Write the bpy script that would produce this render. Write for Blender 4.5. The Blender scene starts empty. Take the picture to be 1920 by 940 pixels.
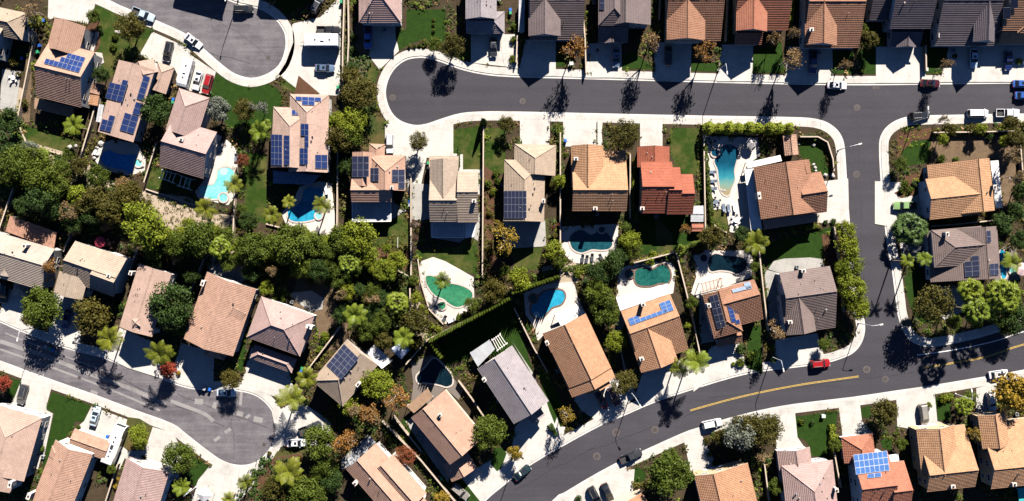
import bpy, bmesh, math, random
from mathutils import Vector, Matrix
from mathutils.geometry import tessellate_polygon

# ------------------------------------------------------------------ scene, scale
# Photo survey: the plan of the place was measured in photo units; one unit is 0.13 m on the ground,
# (960, 470) is the point below the drone, which hovers 240 m up.  x grows to the east, y to the south.
S, H = 0.13, 240.0
sc = bpy.context.scene
col = sc.collection
R = random.Random(7)

def P(x, y, z=0.0):
    k = (H - z) / H
    return Vector(((x - 960) * S * k, (470 - y) * S * k, z))

# ------------------------------------------------------------------ materials
MATS = {}
def nodes_of(name):
    m = bpy.data.materials.new(name); m.use_nodes = True
    nt = m.node_tree; b = nt.nodes['Principled BSDF']
    return m, nt, b

def link(nt, a, b): nt.links.new(a, b)

def noise(nt, vec, scale, detail=3, rough=0.55):
    n = nt.nodes.new('ShaderNodeTexNoise'); n.inputs['Scale'].default_value = scale
    n.inputs['Detail'].default_value = detail; n.inputs['Roughness'].default_value = rough
    if vec is not None: link(nt, vec, n.inputs['Vector'])
    return n.outputs['Fac']

def ramp(nt, fac, stops):
    r = nt.nodes.new('ShaderNodeValToRGB'); link(nt, fac, r.inputs['Fac'])
    e = r.color_ramp.elements
    while len(e) < len(stops): e.new(0.5)
    for k, (p, c) in enumerate(stops):
        e[k].position = p; e[k].color = (*c, 1)
    return r.outputs['Color']

def mixc(nt, fac, a, b, mode='MIX'):
    m = nt.nodes.new('ShaderNodeMix'); m.data_type = 'RGBA'; m.blend_type = mode
    for v, k in ((fac, 0), (a, 6), (b, 7)):
        if isinstance(v, (int, float)): m.inputs[k].default_value = v
        elif isinstance(v, tuple): m.inputs[k].default_value = (*v, 1)
        else: link(nt, v, m.inputs[k])
    return m.outputs[2]

def world_pos(nt):
    g = nt.nodes.new('ShaderNodeNewGeometry'); return g.outputs['Position']

def mapped(nt, vec, rot=0.0, scale=(1, 1, 1)):
    m = nt.nodes.new('ShaderNodeMapping'); link(nt, vec, m.inputs['Vector'])
    m.inputs['Rotation'].default_value = (0, 0, rot); m.inputs['Scale'].default_value = scale
    return m.outputs['Vector']

def bump(nt, b, h, strength, dist):
    n = nt.nodes.new('ShaderNodeBump'); n.inputs['Strength'].default_value = strength
    n.inputs['Distance'].default_value = dist; link(nt, h, n.inputs['Height'])
    link(nt, n.outputs['Normal'], b.inputs['Normal'])

def sc3(c, k): return tuple(min(1.0, x * k) for x in c)

def plain(name, c, rough=0.6, var=0.12, scale=3.0, metal=0.0, coat=0.0, bumpd=0.0):
    if name in MATS: return MATS[name]
    m, nt, b = nodes_of(name)
    p = world_pos(nt)
    f = noise(nt, p, scale, 4)
    c1 = ramp(nt, f, [(0.3, sc3(c, 1 - var)), (0.7, sc3(c, 1 + var))])
    link(nt, c1, b.inputs['Base Color'])
    b.inputs['Roughness'].default_value = rough; b.inputs['Metallic'].default_value = metal
    b.inputs['Coat Weight'].default_value = coat
    if bumpd: bump(nt, b, f, 0.6, bumpd)
    MATS[name] = m; return m

def paint(name, c, metal=0.3):
    if name in MATS: return MATS[name]
    m, nt, b = nodes_of(name)
    f = noise(nt, world_pos(nt), 1.2, 3)
    link(nt, ramp(nt, f, [(0.3, sc3(c, 0.93)), (0.7, sc3(c, 1.05))]), b.inputs['Base Color'])
    b.inputs['Roughness'].default_value = 0.32; b.inputs['Metallic'].default_value = metal
    b.inputs['Coat Weight'].default_value = 0.8; b.inputs['Coat Roughness'].default_value = 0.06
    MATS[name] = m; return m

def glass(name='window_glass', c=(0.015, 0.02, 0.028)):
    if name in MATS: return MATS[name]
    m, nt, b = nodes_of(name)
    f = noise(nt, world_pos(nt), 0.8, 2)
    link(nt, ramp(nt, f, [(0.3, sc3(c, 0.7)), (0.7, sc3(c, 1.5))]), b.inputs['Base Color'])
    b.inputs['Roughness'].default_value = 0.08; b.inputs['IOR'].default_value = 1.5
    MATS[name] = m; return m

def asphalt_new():
    m, nt, b = nodes_of('asphalt'); p = world_pos(nt)
    big = noise(nt, p, 0.06, 5, 0.65); fine = noise(nt, p, 2.2, 6, 0.75); mid = noise(nt, p, 0.45, 6, 0.7)
    track = noise(nt, mapped(nt, p, 0, (0.015, 0.5, 1)), 1.0, 3)
    c = ramp(nt, big, [(0.3, (0.0250, 0.0238, 0.0304)), (0.52, (0.0357, 0.0343, 0.0424)), (0.72, (0.0619, 0.0591, 0.0690))])
    c = mixc(nt, 0.45, c, ramp(nt, track, [(0.36, (0.0226, 0.0218, 0.0281)), (0.66, (0.0500, 0.0477, 0.0575))]))
    c = mixc(nt, 0.45, c, ramp(nt, fine, [(0.25, (0.0203, 0.0193, 0.0243)), (0.75, (0.0619, 0.0591, 0.0678))]))
    c = mixc(nt, ramp(nt, mid, [(0.66, (0, 0, 0)), (0.8, (0.7142, 0.7239, 0.7668))]), c, (0.0154, 0.0144, 0.0179))     # oil and tyre stains
    link(nt, c, b.inputs['Base Color']); b.inputs['Roughness'].default_value = 0.85; dull(b, 0.25)
    bump(nt, b, fine, 0.4, 0.02); return m

def asphalt_old(name, ang):
    m, nt, b = nodes_of(name); p = world_pos(nt)
    st = noise(nt, mapped(nt, p, ang, (0.035, 0.5, 1)), 1.0, 4, 0.6)
    st2 = noise(nt, mapped(nt, p, ang, (0.05, 1.6, 1)), 1.0, 5, 0.7)
    blot = noise(nt, p, 0.22, 6, 0.7); fine = noise(nt, p, 2.5, 6, 0.75)
    c = ramp(nt, st, [(0.42, (0.0410, 0.0375, 0.0451)), (0.5, (0.0984, 0.0898, 0.1020)), (0.58, (0.1722, 0.1575, 0.1672))])
    c = mixc(nt, 0.5, c, ramp(nt, st2, [(0.43, (0.0410, 0.0375, 0.0451)), (0.62, (0.1640, 0.1485, 0.1588))]))
    c = mixc(nt, 0.5, c, ramp(nt, blot, [(0.43, (0.0492, 0.0441, 0.0519)), (0.62, (0.1558, 0.1428, 0.1522))]))
    c = mixc(nt, 0.35, c, ramp(nt, fine, [(0.3, (0.0410, 0.0384, 0.0451)), (0.7, (0.1476, 0.1371, 0.1463))]))
    # hairline cracks filled with tar
    v = nt.nodes.new('ShaderNodeTexVoronoi'); v.feature = 'DISTANCE_TO_EDGE'; v.inputs['Scale'].default_value = 0.16
    wob = nt.nodes.new('ShaderNodeVectorMath'); wob.operation = 'ADD'
    nz = nt.nodes.new('ShaderNodeTexNoise'); nz.inputs['Scale'].default_value = 0.5; link(nt, p, nz.inputs['Vector'])
    sc_ = nt.nodes.new('ShaderNodeVectorMath'); sc_.operation = 'SCALE'; sc_.inputs['Scale'].default_value = 3.0
    link(nt, nz.outputs['Color'], sc_.inputs[0]); link(nt, p, wob.inputs[0]); link(nt, sc_.outputs[0], wob.inputs[1])
    link(nt, wob.outputs[0], v.inputs['Vector'])
    k = ramp(nt, v.outputs['Distance'], [(0.0, (.4, .4, .4)), (0.012, (0, 0, 0))])
    c = mixc(nt, k, c, (0.0410, 0.0392, 0.0435))
    link(nt, c, b.inputs['Base Color']); b.inputs['Roughness'].default_value = 0.9
    bump(nt, b, fine, 0.4, 0.02); return m

def concrete(name, c, stain=0.3, joint=0.0, ang=0.0):
    if name in MATS: return MATS[name]
    m, nt, b = nodes_of(name); p = world_pos(nt)
    a = noise(nt, p, 0.25, 6, 0.65); f = noise(nt, p, 3.0, 5, 0.7)
    cc = ramp(nt, a, [(0.3, sc3(c, 1 - 1.3 * stain)), (0.52, c), (0.8, sc3(c, 1.1))])
    cc = mixc(nt, 0.3, cc, ramp(nt, f, [(0.3, sc3(c, 0.75)), (0.7, sc3(c, 1.12))]))
    o = noise(nt, p, 0.8, 4, 0.6); cc = mixc(nt, ramp(nt, o, [(0.66, (0, 0, 0)), (0.78, (0.55, 0.55, 0.55))]), cc, sc3(c, 0.35))      # oil drips and tyre marks
    if joint:
        br = nt.nodes.new('ShaderNodeTexBrick'); br.offset = 0
        link(nt, mapped(nt, p, ang, (1, 1, 1)), br.inputs['Vector'])
        br.inputs['Scale'].default_value = 1.0; br.inputs['Brick Width'].default_value = joint
        br.inputs['Row Height'].default_value = joint; br.inputs['Mortar Size'].default_value = 0.03
        cc = mixc(nt, br.outputs['Fac'], cc, sc3(c, 0.62))
    link(nt, cc, b.inputs['Base Color']); b.inputs['Roughness'].default_value = 0.85
    bump(nt, b, f, 0.3, 0.02); MATS[name] = m; return m

def lawn_mat(name, c, dry=(0.09, 0.08, 0.03), amount=0.62):
    m, nt, b = nodes_of(name); p = world_pos(nt)
    a = noise(nt, p, 0.18, 5, 0.65); f = noise(nt, p, 5.0, 6, 0.8); g = noise(nt, p, 0.9, 4, 0.6)
    cc = ramp(nt, f, [(0.25, sc3(c, 0.45)), (0.55, c), (0.8, sc3(c, 1.7))])
    cc = mixc(nt, 0.45, cc, ramp(nt, g, [(0.3, sc3(c, 0.6)), (0.7, sc3(c, 1.45))]))
    k = ramp(nt, a, [(amount - 0.06, (0, 0, 0)), (amount + 0.16, (0.75, 0.75, 0.75))])
    cc = mixc(nt, k, cc, dry)
    link(nt, cc, b.inputs['Base Color']); b.inputs['Roughness'].default_value = 0.9; dull(b)
    bump(nt, b, f, 0.9, 0.12); return m

def dull(b, s=0.12): b.inputs['Specular IOR Level'].default_value = s

def soil_mat(name, c, c2, scale=0.35, spots=None):
    m, nt, b = nodes_of(name); p = world_pos(nt)
    a = noise(nt, p, scale, 7, 0.7); f = noise(nt, p, 3.5, 6, 0.75)
    cc = ramp(nt, a, [(0.3, c), (0.65, c2)])
    cc = mixc(nt, 0.45, cc, ramp(nt, f, [(0.3, sc3(c, 0.5)), (0.7, sc3(c2, 1.3))]))
    link(nt, cc, b.inputs['Base Color']); b.inputs['Roughness'].default_value = 0.95; dull(b)
    bump(nt, b, f, 0.8, 0.12); return m

def roof_mat(name, c, kind='c'):
    """Concrete roof tile; u runs along the eave, v up the slope, in metres."""
    if (name, kind) in MATS: return MATS[(name, kind)]
    m, nt, b = nodes_of('roof_' + name)
    uv = nt.nodes.new('ShaderNodeUVMap').outputs['UV']
    br = nt.nodes.new('ShaderNodeTexBrick'); link(nt, uv, br.inputs['Vector'])
    br.inputs['Scale'].default_value = 1; br.inputs['Brick Width'].default_value = 0.5
    br.inputs['Row Height'].default_value = 0.48; br.inputs['Mortar Size'].default_value = 0.0
    k = 0.30 if kind == 's' else 0.15
    br.inputs['Color1'].default_value = (*sc3(c, 1 - k), 1); br.inputs['Color2'].default_value = (*sc3(c, 1 + k), 1)
    a = noise(nt, world_pos(nt), 0.35, 5, 0.65)
    cc = mixc(nt, 0.55, br.outputs['Color'], ramp(nt, a, [(0.3, sc3(c, 0.68)), (0.7, sc3(c, 1.22))]))
    f = noise(nt, world_pos(nt), 1.6, 5, 0.7)
    cc = mixc(nt, 0.28, cc, ramp(nt, f, [(0.3, sc3(c, 0.65)), (0.7, sc3(c, 1.3))]))
    link(nt, cc, b.inputs['Base Color']); b.inputs['Roughness'].default_value = 0.85; dull(b, 0.2)
    w = nt.nodes.new('ShaderNodeTexWave'); w.wave_type = 'BANDS'; w.bands_direction = 'X'
    link(nt, uv, w.inputs['Vector']); w.inputs['Scale'].default_value = 0.314 / (0.40 if kind == 's' else 0.34)
    bump(nt, b, w.outputs['Fac'], 0.75 if kind == 's' else 0.25, 0.055 if kind == 's' else 0.04)
    MATS[(name, kind)] = m; return m

def panel_mat(name, c, line):
    if name in MATS: return MATS[name]
    m, nt, b = nodes_of(name)
    uv = nt.nodes.new('ShaderNodeUVMap').outputs['UV']
    br = nt.nodes.new('ShaderNodeTexBrick'); br.offset = 0; link(nt, uv, br.inputs['Vector'])
    br.inputs['Scale'].default_value = 1; br.inputs['Brick Width'].default_value = 1 / 6
    br.inputs['Row Height'].default_value = 1 / 10; br.inputs['Mortar Size'].default_value = 0.008
    br.inputs['Color1'].default_value = (*sc3(c, 0.85), 1); br.inputs['Color2'].default_value = (*sc3(c, 1.15), 1)
    br.inputs['Mortar'].default_value = (*line, 1)
    a = noise(nt, world_pos(nt), 0.5, 3)
    cc = mixc(nt, 0.4, br.outputs['Color'], ramp(nt, a, [(0.3, sc3(c, 0.7)), (0.7, sc3(c, 1.4))]))
    link(nt, cc, b.inputs['Base Color']); b.inputs['Roughness'].default_value = 0.7; dull(b, 0.06)
    MATS[name] = m; return m

def water_mat(name, c, c2):
    m, nt, b = nodes_of(name); p = world_pos(nt)
    a = noise(nt, p, 0.22, 4); v = nt.nodes.new('ShaderNodeTexVoronoi'); v.inputs['Scale'].default_value = 1.5
    v.feature = 'SMOOTH_F1'; link(nt, p, v.inputs['Vector'])
    cc = ramp(nt, a, [(0.35, c), (0.68, c2)])
    cc = mixc(nt, 0.3, cc, ramp(nt, v.outputs['Distance'], [(0.1, sc3(c, 0.6)), (0.6, sc3(c2, 1.5))]))  # cell pattern paints caustic light into the water colour
    link(nt, cc, b.inputs['Base Color']); b.inputs['Roughness'].default_value = 0.06
    b.inputs['IOR'].default_value = 1.33
    rip = noise(nt, p, 1.3, 3); bump(nt, b, rip, 0.12, 0.05); return m

def leaf_mat(name, c, c2, rough=0.6, sheen=0.25):
    if name in MATS: return MATS[name]
    m, nt, b = nodes_of(name)
    oi = nt.nodes.new('ShaderNodeObjectInfo'); p = world_pos(nt)
    f = noise(nt, p, 1.4, 5, 0.7); g = noise(nt, p, 6.0, 3, 0.6)
    cc = ramp(nt, f, [(0.32, sc3(c, 0.75)), (0.5, c), (0.68, c2)])
    cc = mixc(nt, 0.4, cc, ramp(nt, g, [(0.3, sc3(c, 0.6)), (0.7, sc3(c2, 1.25))]))
    tone = ramp(nt, oi.outputs['Random'], [(0.0, (0.72, 0.76, 0.70)), (0.5, (1, 1, 1)), (1.0, (1.0, 0.96, 0.84))])
    cc = mixc(nt, 1.0, cc, tone, 'MULTIPLY')
    link(nt, cc, b.inputs['Base Color']); b.inputs['Roughness'].default_value = rough
    dull(b, 0.15)
    tr = nt.nodes.new('ShaderNodeBsdfTranslucent'); link(nt, cc, tr.inputs['Color'])
    mx = nt.nodes.new('ShaderNodeMixShader'); mx.inputs[0].default_value = 0.12
    link(nt, b.outputs[0], mx.inputs[1]); link(nt, tr.outputs[0], mx.inputs[2])
    link(nt, mx.outputs[0], nt.nodes['Material Output'].inputs['Surface'])
    MATS[name] = m; return m

# ------------------------------------------------------------------ mesh helpers
class MB:
    def __init__(s): s.v, s.f, s.uv, s.mi = [], [], [], []
    def vert(s, *p):
        s.v.append(tuple(p[0]) if len(p) == 1 else p); return len(s.v) - 1
    def face(s, pts, uv=None, mi=0):
        i0 = len(s.v); s.v += [tuple(p) for p in pts]; s.f.append(tuple(range(i0, i0 + len(pts))))
        s.uv.append(uv or [(0, 0)] * len(pts)); s.mi.append(mi)
    def box(s, x0, y0, z0, x1, y1, z1, mi=0, M=None, taper=0.0):
        q = [Vector(p) for p in ((x0, y0, z0), (x1, y0, z0), (x1, y1, z0), (x0, y1, z0),
             (x0 + taper, y0 + taper, z1), (x1 - taper, y0 + taper, z1), (x1 - taper, y1 - taper, z1), (x0 + taper, y1 - taper, z1))]
        if M: q = [M @ p for p in q]
        for a in ((3, 2, 1, 0), (4, 5, 6, 7), (0, 1, 5, 4), (1, 2, 6, 5), (2, 3, 7, 6), (3, 0, 4, 7)):
            s.face([q[i] for i in a], [(0, 0), (1, 0), (1, 1), (0, 1)], mi)
    def tube(s, pts, rads, n=6, mi=0, cap=True):
        rings = []
        for k, p in enumerate(pts):
            p = Vector(p); d = (Vector(pts[min(k + 1, len(pts) - 1)]) - Vector(pts[max(k - 1, 0)])).normalized()
            a = d.orthogonal().normalized(); b = d.cross(a)
            rings.append([p + (a * math.cos(t) + b * math.sin(t)) * rads[k] for t in [2 * math.pi * i / n for i in range(n)]])
        for k in range(len(rings) - 1):
            for i in range(n):
                j = (i + 1) % n
                s.face([rings[k][i], rings[k][j], rings[k + 1][j], rings[k + 1][i]], None, mi)
        if cap:
            s.face(list(reversed(rings[0])), None, mi); s.face(rings[-1], None, mi)
    def lathe(s, prof, n=16, mi=0, c=(0, 0)):
        for k in range(len(prof) - 1):
            (r0, z0), (r1, z1) = prof[k], prof[k + 1]
            for i in range(n):
                a, b = 2 * math.pi * i / n, 2 * math.pi * (i + 1) / n
                q = [(c[0] + r0 * math.cos(a), c[1] + r0 * math.sin(a), z0), (c[0] + r0 * math.cos(b), c[1] + r0 * math.sin(b), z0),
                     (c[0] + r1 * math.cos(b), c[1] + r1 * math.sin(b), z1), (c[0] + r1 * math.cos(a), c[1] + r1 * math.sin(a), z1)]
                if r0 < 1e-6: q = q[1:]
                elif r1 < 1e-6: q = q[:3]
                s.face(q, None, mi)
    def build(s, name, mats=None, parent=None, weld=0.0008, smooth=False, off=None, bevel=0):
        me = bpy.data.meshes.new(name)
        v = [tuple(Vector(p) - off) for p in s.v] if off is not None else s.v
        me.from_pydata(v, [], s.f)
        uvl = me.uv_layers.new(name='UVMap'); k = 0
        flat = [c for u in s.uv for p in u for c in p]
        if len(flat) == 2 * len(me.loops): uvl.data.foreach_set('uv', flat)
        me.polygons.foreach_set('material_index', s.mi)
        if weld or bevel:
            bm = bmesh.new(); bm.from_mesh(me)
            if weld: bmesh.ops.remove_doubles(bm, verts=bm.verts, dist=weld)
            bmesh.ops.recalc_face_normals(bm, faces=bm.faces)
            if bevel:
                es = [e for e in bm.edges if len(e.link_faces) == 2 and e.calc_face_angle(0) > 0.5]
                bmesh.ops.bevel(bm, geom=es, offset=bevel, segments=2, profile=0.6, affect='EDGES')
            bm.to_mesh(me); bm.free()
        if smooth: me.polygons.foreach_set('use_smooth', [True] * len(me.polygons))
        if mats is not None:
            for m in (mats if isinstance(mats, (list, tuple)) else [mats]): me.materials.append(m)
        return put(name, me, parent)

def put(name, me, parent=None, loc=None):
    o = bpy.data.objects.new(name, me); col.objects.link(o)
    if parent is not None: o.parent = parent
    if loc is not None: o.location = loc
    return o

def empty(name, loc, rz=0.0):
    o = bpy.data.objects.new(name, None); col.objects.link(o)
    o.empty_display_size = 0.5; o.location = loc; o.rotation_euler = (0, 0, rz); return o

def tag(o, label, cat, group=None):
    o['label'] = label; o['category'] = cat
    if group: o['group'] = group
    return o

def kids(o): return list(o.children)
def dup(root, parent=None):
    """A copy of a thing together with its parts and sub-parts."""
    c = root.copy(); col.objects.link(c)
    if parent is not None: c.parent = parent
    for ch in KID[root.name] if root.name in KID else kids(root): dup(ch, c)
    return c
KID = {}

def struct(o, kind='structure'):
    o['kind'] = kind; return o

def smooth_closed(pts, per=5, closed=True):
    out = []; n = len(pts)
    for i in range(n if closed else n - 1):
        g = lambda k: Vector(pts[k % n]) if closed else Vector(pts[max(0, min(n - 1, k))])
        p0, p1, p2, p3 = g(i - 1), g(i), g(i + 1), g(i + 2)
        for s_ in range(per):
            t = s_ / per
            out.append(tuple(0.5 * ((2 * p1) + (-p0 + p2) * t + (2 * p0 - 5 * p1 + 4 * p2 - p3) * t * t + (-p0 + 3 * p1 - 3 * p2 + p3) * t ** 3)))
    if not closed: out.append(tuple(pts[-1]))
    return out

def tri_faces(loops):
    """Triangles (as vectors) filling the first loop less the other loops."""
    flat = [Vector((p[0], p[1], 0)) for l in loops for p in l]
    tris = tessellate_polygon([[Vector((p[0], p[1], 0)) for p in l] for l in loops])
    return flat, tris

def area2(pts): return sum(pts[i][0] * pts[(i + 1) % len(pts)][1] - pts[(i + 1) % len(pts)][0] * pts[i][1] for i in range(len(pts)))

def sheet(name, px, z, mat, smooth=False, side=0.0, world=False, parent=None, off=None, holes=()):
    """A flat surface with a real edge SIDE metres deep."""
    pts = smooth_closed(px) if smooth else px
    w = [Vector((p[0], p[1], 0)) for p in pts] if world else [P(*p[:2]) for p in pts]
    if area2(w) < 0: w.reverse()
    hs = [[P(*p[:2]) for p in h] for h in holes]
    flat, tris = tri_faces([w] + hs)
    m = MB()
    for t in tris:
        q = [(flat[i].x, flat[i].y, z) for i in t]
        if (q[1][0] - q[0][0]) * (q[2][1] - q[0][1]) - (q[1][1] - q[0][1]) * (q[2][0] - q[0][0]) < 0: q.reverse()
        m.face(q)
    if side:
        for l in [w] + hs:
            for i in range(len(l)):
                a, b = l[i], l[(i + 1) % len(l)]
                m.face([(a.x, a.y, z), (a.x, a.y, z - side), (b.x, b.y, z - side), (b.x, b.y, z)])
    return m.build(name, mat, parent, off=off)

def offset_line(w, d, closed=True):
    n = len(w); out = []
    for i in range(n):
        a = w[(i - 1) % n] if closed or i > 0 else w[i]; b = w[(i + 1) % n] if closed or i < n - 1 else w[i]
        t = (b - a); t.z = 0; t.normalize()
        out.append(w[i] + Vector((-t.y, t.x, 0)) * d)
    return out

def strip(name, w, d0, d1, z, mat, closed=True, side=0.0, rng=None):
    """A band between two offsets of a line; SIDE adds vertical faces on both edges."""
    a, b = offset_line(w, d0, closed), offset_line(w, d1, closed); n = len(w); m = MB()
    for i in range(n if closed else n - 1):
        j = (i + 1) % n
        if rng and not rng(w[i]): continue
        m.face([(a[i].x, a[i].y, z), (a[j].x, a[j].y, z), (b[j].x, b[j].y, z), (b[i].x, b[i].y, z)])
        if side:
            for l in (a, b):
                m.face([(l[i].x, l[i].y, z), (l[i].x, l[i].y, z - side), (l[j].x, l[j].y, z - side), (l[j].x, l[j].y, z)])
    return m.build(name, mat)
# ------------------------------------------------------------------ world, sun, camera
SUN_EL = math.radians(36.8)
SUN_DIR = Vector((0.316 * math.cos(SUN_EL), 0.949 * math.cos(SUN_EL), math.sin(SUN_EL)))   # towards the sun
wd = bpy.data.worlds.new('World'); sc.world = wd; wd.use_nodes = True
nt = wd.node_tree; bg = nt.nodes['Background']; bg.inputs['Strength'].default_value = 0.05
sky = nt.nodes.new('ShaderNodeTexSky'); sky.sky_type = 'NISHITA'; sky.sun_disc = False
sky.sun_elevation = SUN_EL; sky.sun_rotation = math.atan2(SUN_DIR.x, SUN_DIR.y)
sky.air_density = 0.5; sky.dust_density = 0.0; sky.ozone_density = 8.0; sky.altitude = 1500
nt.links.new(sky.outputs['Color'], bg.inputs['Color'])
sun = bpy.data.lights.new('sun', 'SUN'); sun.energy = 5.0; sun.angle = math.radians(0.5); sun.color = (1.0, 0.93, 0.84)
so = bpy.data.objects.new('sun', sun); col.objects.link(so)
so.rotation_euler = SUN_DIR.to_track_quat('Z', 'Y').to_euler(); so.location = SUN_DIR * 200
cam = bpy.data.cameras.new('camera'); co = bpy.data.objects.new('camera', cam); col.objects.link(co)
co.location = (0, 0, H); cam.sensor_width = 36; cam.lens = 36 * H / (1920 * S); cam.clip_end = 4000; cam.clip_start = 1
sc.camera = co
sc.view_settings.view_transform = 'Standard'; sc.view_settings.look = 'None'
sc.view_settings.gamma = 1; sc.view_settings.use_curve_mapping = False; sc.view_settings.exposure = 1.5
sc.render.engine = 'CYCLES'; sc.cycles.max_bounces = 5; sc.cycles.diffuse_bounces = 0
sc.cycles.glossy_bounces = 2; sc.cycles.transmission_bounces = 2; sc.cycles.use_denoising = True

# ------------------------------------------------------------------ ground materials
M_ROAD = asphalt_new(); M_OLDC = asphalt_old('worn_asphalt', math.radians(24)); M_OLDD = asphalt_old('patched_asphalt', math.radians(20))
M_WALK = concrete('pavement_concrete', (0.41, 0.39, 0.36), 0.28, 1.6)
M_KERB = concrete('kerb_concrete', (0.48, 0.46, 0.43), 0.25)
M_DRIVE = concrete('driveway_concrete', (0.42, 0.40, 0.37), 0.24, 3.2, 0.2)
M_DECK = concrete('deck_concrete', (0.47, 0.43, 0.39), 0.2)
M_DECKP = concrete('pink_deck_concrete', (0.13, 0.11, 0.095), 0.25)
M_GREY = concrete('grey_concrete', (0.30, 0.29, 0.27), 0.25, 2.4, 0.3)
M_LAWN = lawn_mat('lawn_grass', (0.021, 0.044, 0.005), (0.10, 0.085, 0.028), 0.50)
M_LAWNB = lawn_mat('rich_lawn_grass', (0.015, 0.037, 0.004), amount=0.95)
M_LAWND = lawn_mat('dry_lawn_grass', (0.035, 0.05, 0.012), (0.11, 0.07, 0.03), 0.45)
M_LAND = soil_mat('bare_soil', (0.022, 0.017, 0.010), (0.060, 0.043, 0.026))
M_MULCH = soil_mat('red_mulch', (0.05, 0.025, 0.016), (0.10, 0.052, 0.03))
M_ROCK = soil_mat('pale_rocky_soil', (0.22, 0.17, 0.12), (0.40, 0.33, 0.25), 0.8)
M_DIRT = soil_mat('yellow_dirt', (0.075, 0.05, 0.03), (0.15, 0.105, 0.065), 0.5)

BIG = [(2600,150),(2200,152),(1920,153),(1750,155),(1600,156.5),(1440,154),(1280,150),(1100,145),(960,141),(905,136),(862,126),(828,113),(800,106),(785,105),
 (762,109),(742,122),(727,143),(720,168),(722,190),(731,212),(748,229),(775,238),(800,236),(830,226),(865,216),(905,213),(960,213),(1100,216),(1280,220),
 (1400,222),(1500,224),(1535,228),(1556,237),(1571,251),(1579,270),(1582,300),(1585,350),(1590,420),(1598,500),(1610,570),(1617,600),(1618,622),(1612,642),
 (1600,657),(1582,667),(1550,677),(1505,684),(1430,693),(1372,705),(1280,733),(1225,752),(1167,777),(1125,795),(1060,830),(992,870),(937,912),(905,940),
 (840,1010),(760,1120),(720,1190),(890,1190),(960,1030),(1040,940),(1060,927),(1110,897),(1160,870),(1200,852),(1280,816),(1312,805),(1362,789),(1430,772),(1492,761),
 (1600,748),(1675,737),(1750,726),(1840,711),(1920,697),(2200,640),(2600,540),(2600,450),(2200,535),(1920,606),(1835,630),(1780,642),(1745,647),(1722,643),
 (1706,633),(1695,615),(1687,590),(1683,560),(1675,500),(1667,460),(1660,400),(1655,340),(1652,280),(1655,256),(1668,238),(1690,226),(1720,221),(1800,219),
 (1920,217),(2200,215),(2600,214)]
RC = [(-200,-174),(0,-86),(195,0),(220,12),(290,41),(345,66),(377,92),(415,125),(440,142),(470,150),(500,143),(525,125),(537,98),(539,75),(535,57),(520,35),
 (495,17),(465,8),(440,2),(380,-22),(250,-68),(60,-150),(-120,-230)]
RD = [(-400,450),(-150,543),(0,601),(30,614),(120,649),(187,666),(222,679),(275,696),(320,714),(355,725),(390,729),(420,728),(445,730),(470,735),(492,746),(512,768),
 (521,798),(516,828),(502,852),(480,870),(452,876),(420,869),(390,850),(345,815),(320,797),(260,775),(207,755),(172,742),(67,705),(0,680),(-150,625),(-400,533)]

def ccw(px):
    w = [P(*p) for p in px]
    if area2(w) < 0: w.reverse()
    return w
ROADS = []
for nm, px, mt in (('road', BIG, M_ROAD), ('cul_de_sac_road', RC, M_OLDC), ('patched_road', RD, M_OLDD)):
    w = ccw(smooth_closed(px, 3)); ROADS.append((nm, w, mt))
struct(sheet('ground', [(-3000, -3000), (3000, -3000), (3000, 3000), (-3000, 3000)], -0.25, M_LAND, world=True))
# the land: one raised plate with the roads cut out of it
m = MB()
outer = [Vector((x, y, 0)) for x, y in ((-900, -700), (900, -700), (900, 700), (-900, 700))]
flat, tris = tri_faces([outer] + [w for _, w, _ in ROADS])
for t in tris:
    q = [(flat[i].x, flat[i].y, 0.11) for i in t]
    if (q[1][0] - q[0][0]) * (q[2][1] - q[0][1]) - (q[1][1] - q[0][1]) * (q[2][0] - q[0][0]) < 0: q.reverse()
    m.face(q)
for l in [outer] + [w for _, w, _ in ROADS]:
    for i in range(len(l)):
        a, b = l[i], l[(i + 1) % len(l)]
        m.face([(a.x, a.y, 0.11), (a.x, a.y, -0.2), (b.x, b.y, -0.2), (b.x, b.y, 0.11)])
struct(m.build('terrain', M_LAND))
inside = lambda p: -190 < p.x < 190 and -130 < p.y < 110
for nm, w, mt in ROADS:
    struct(sheet(nm, [(p.x, p.y) for p in w], 0.0, mt, world=True))
    struct(strip('gutter', w, -0.01, 0.5, 0.006, M_KERB, rng=inside))
    struct(strip('kerb', w, -0.16, -0.003, 0.135, M_KERB, side=0.13, rng=inside))
    struct(strip('pavement', w, -1.75, -0.17, 0.128, M_WALK, rng=inside))

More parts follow.
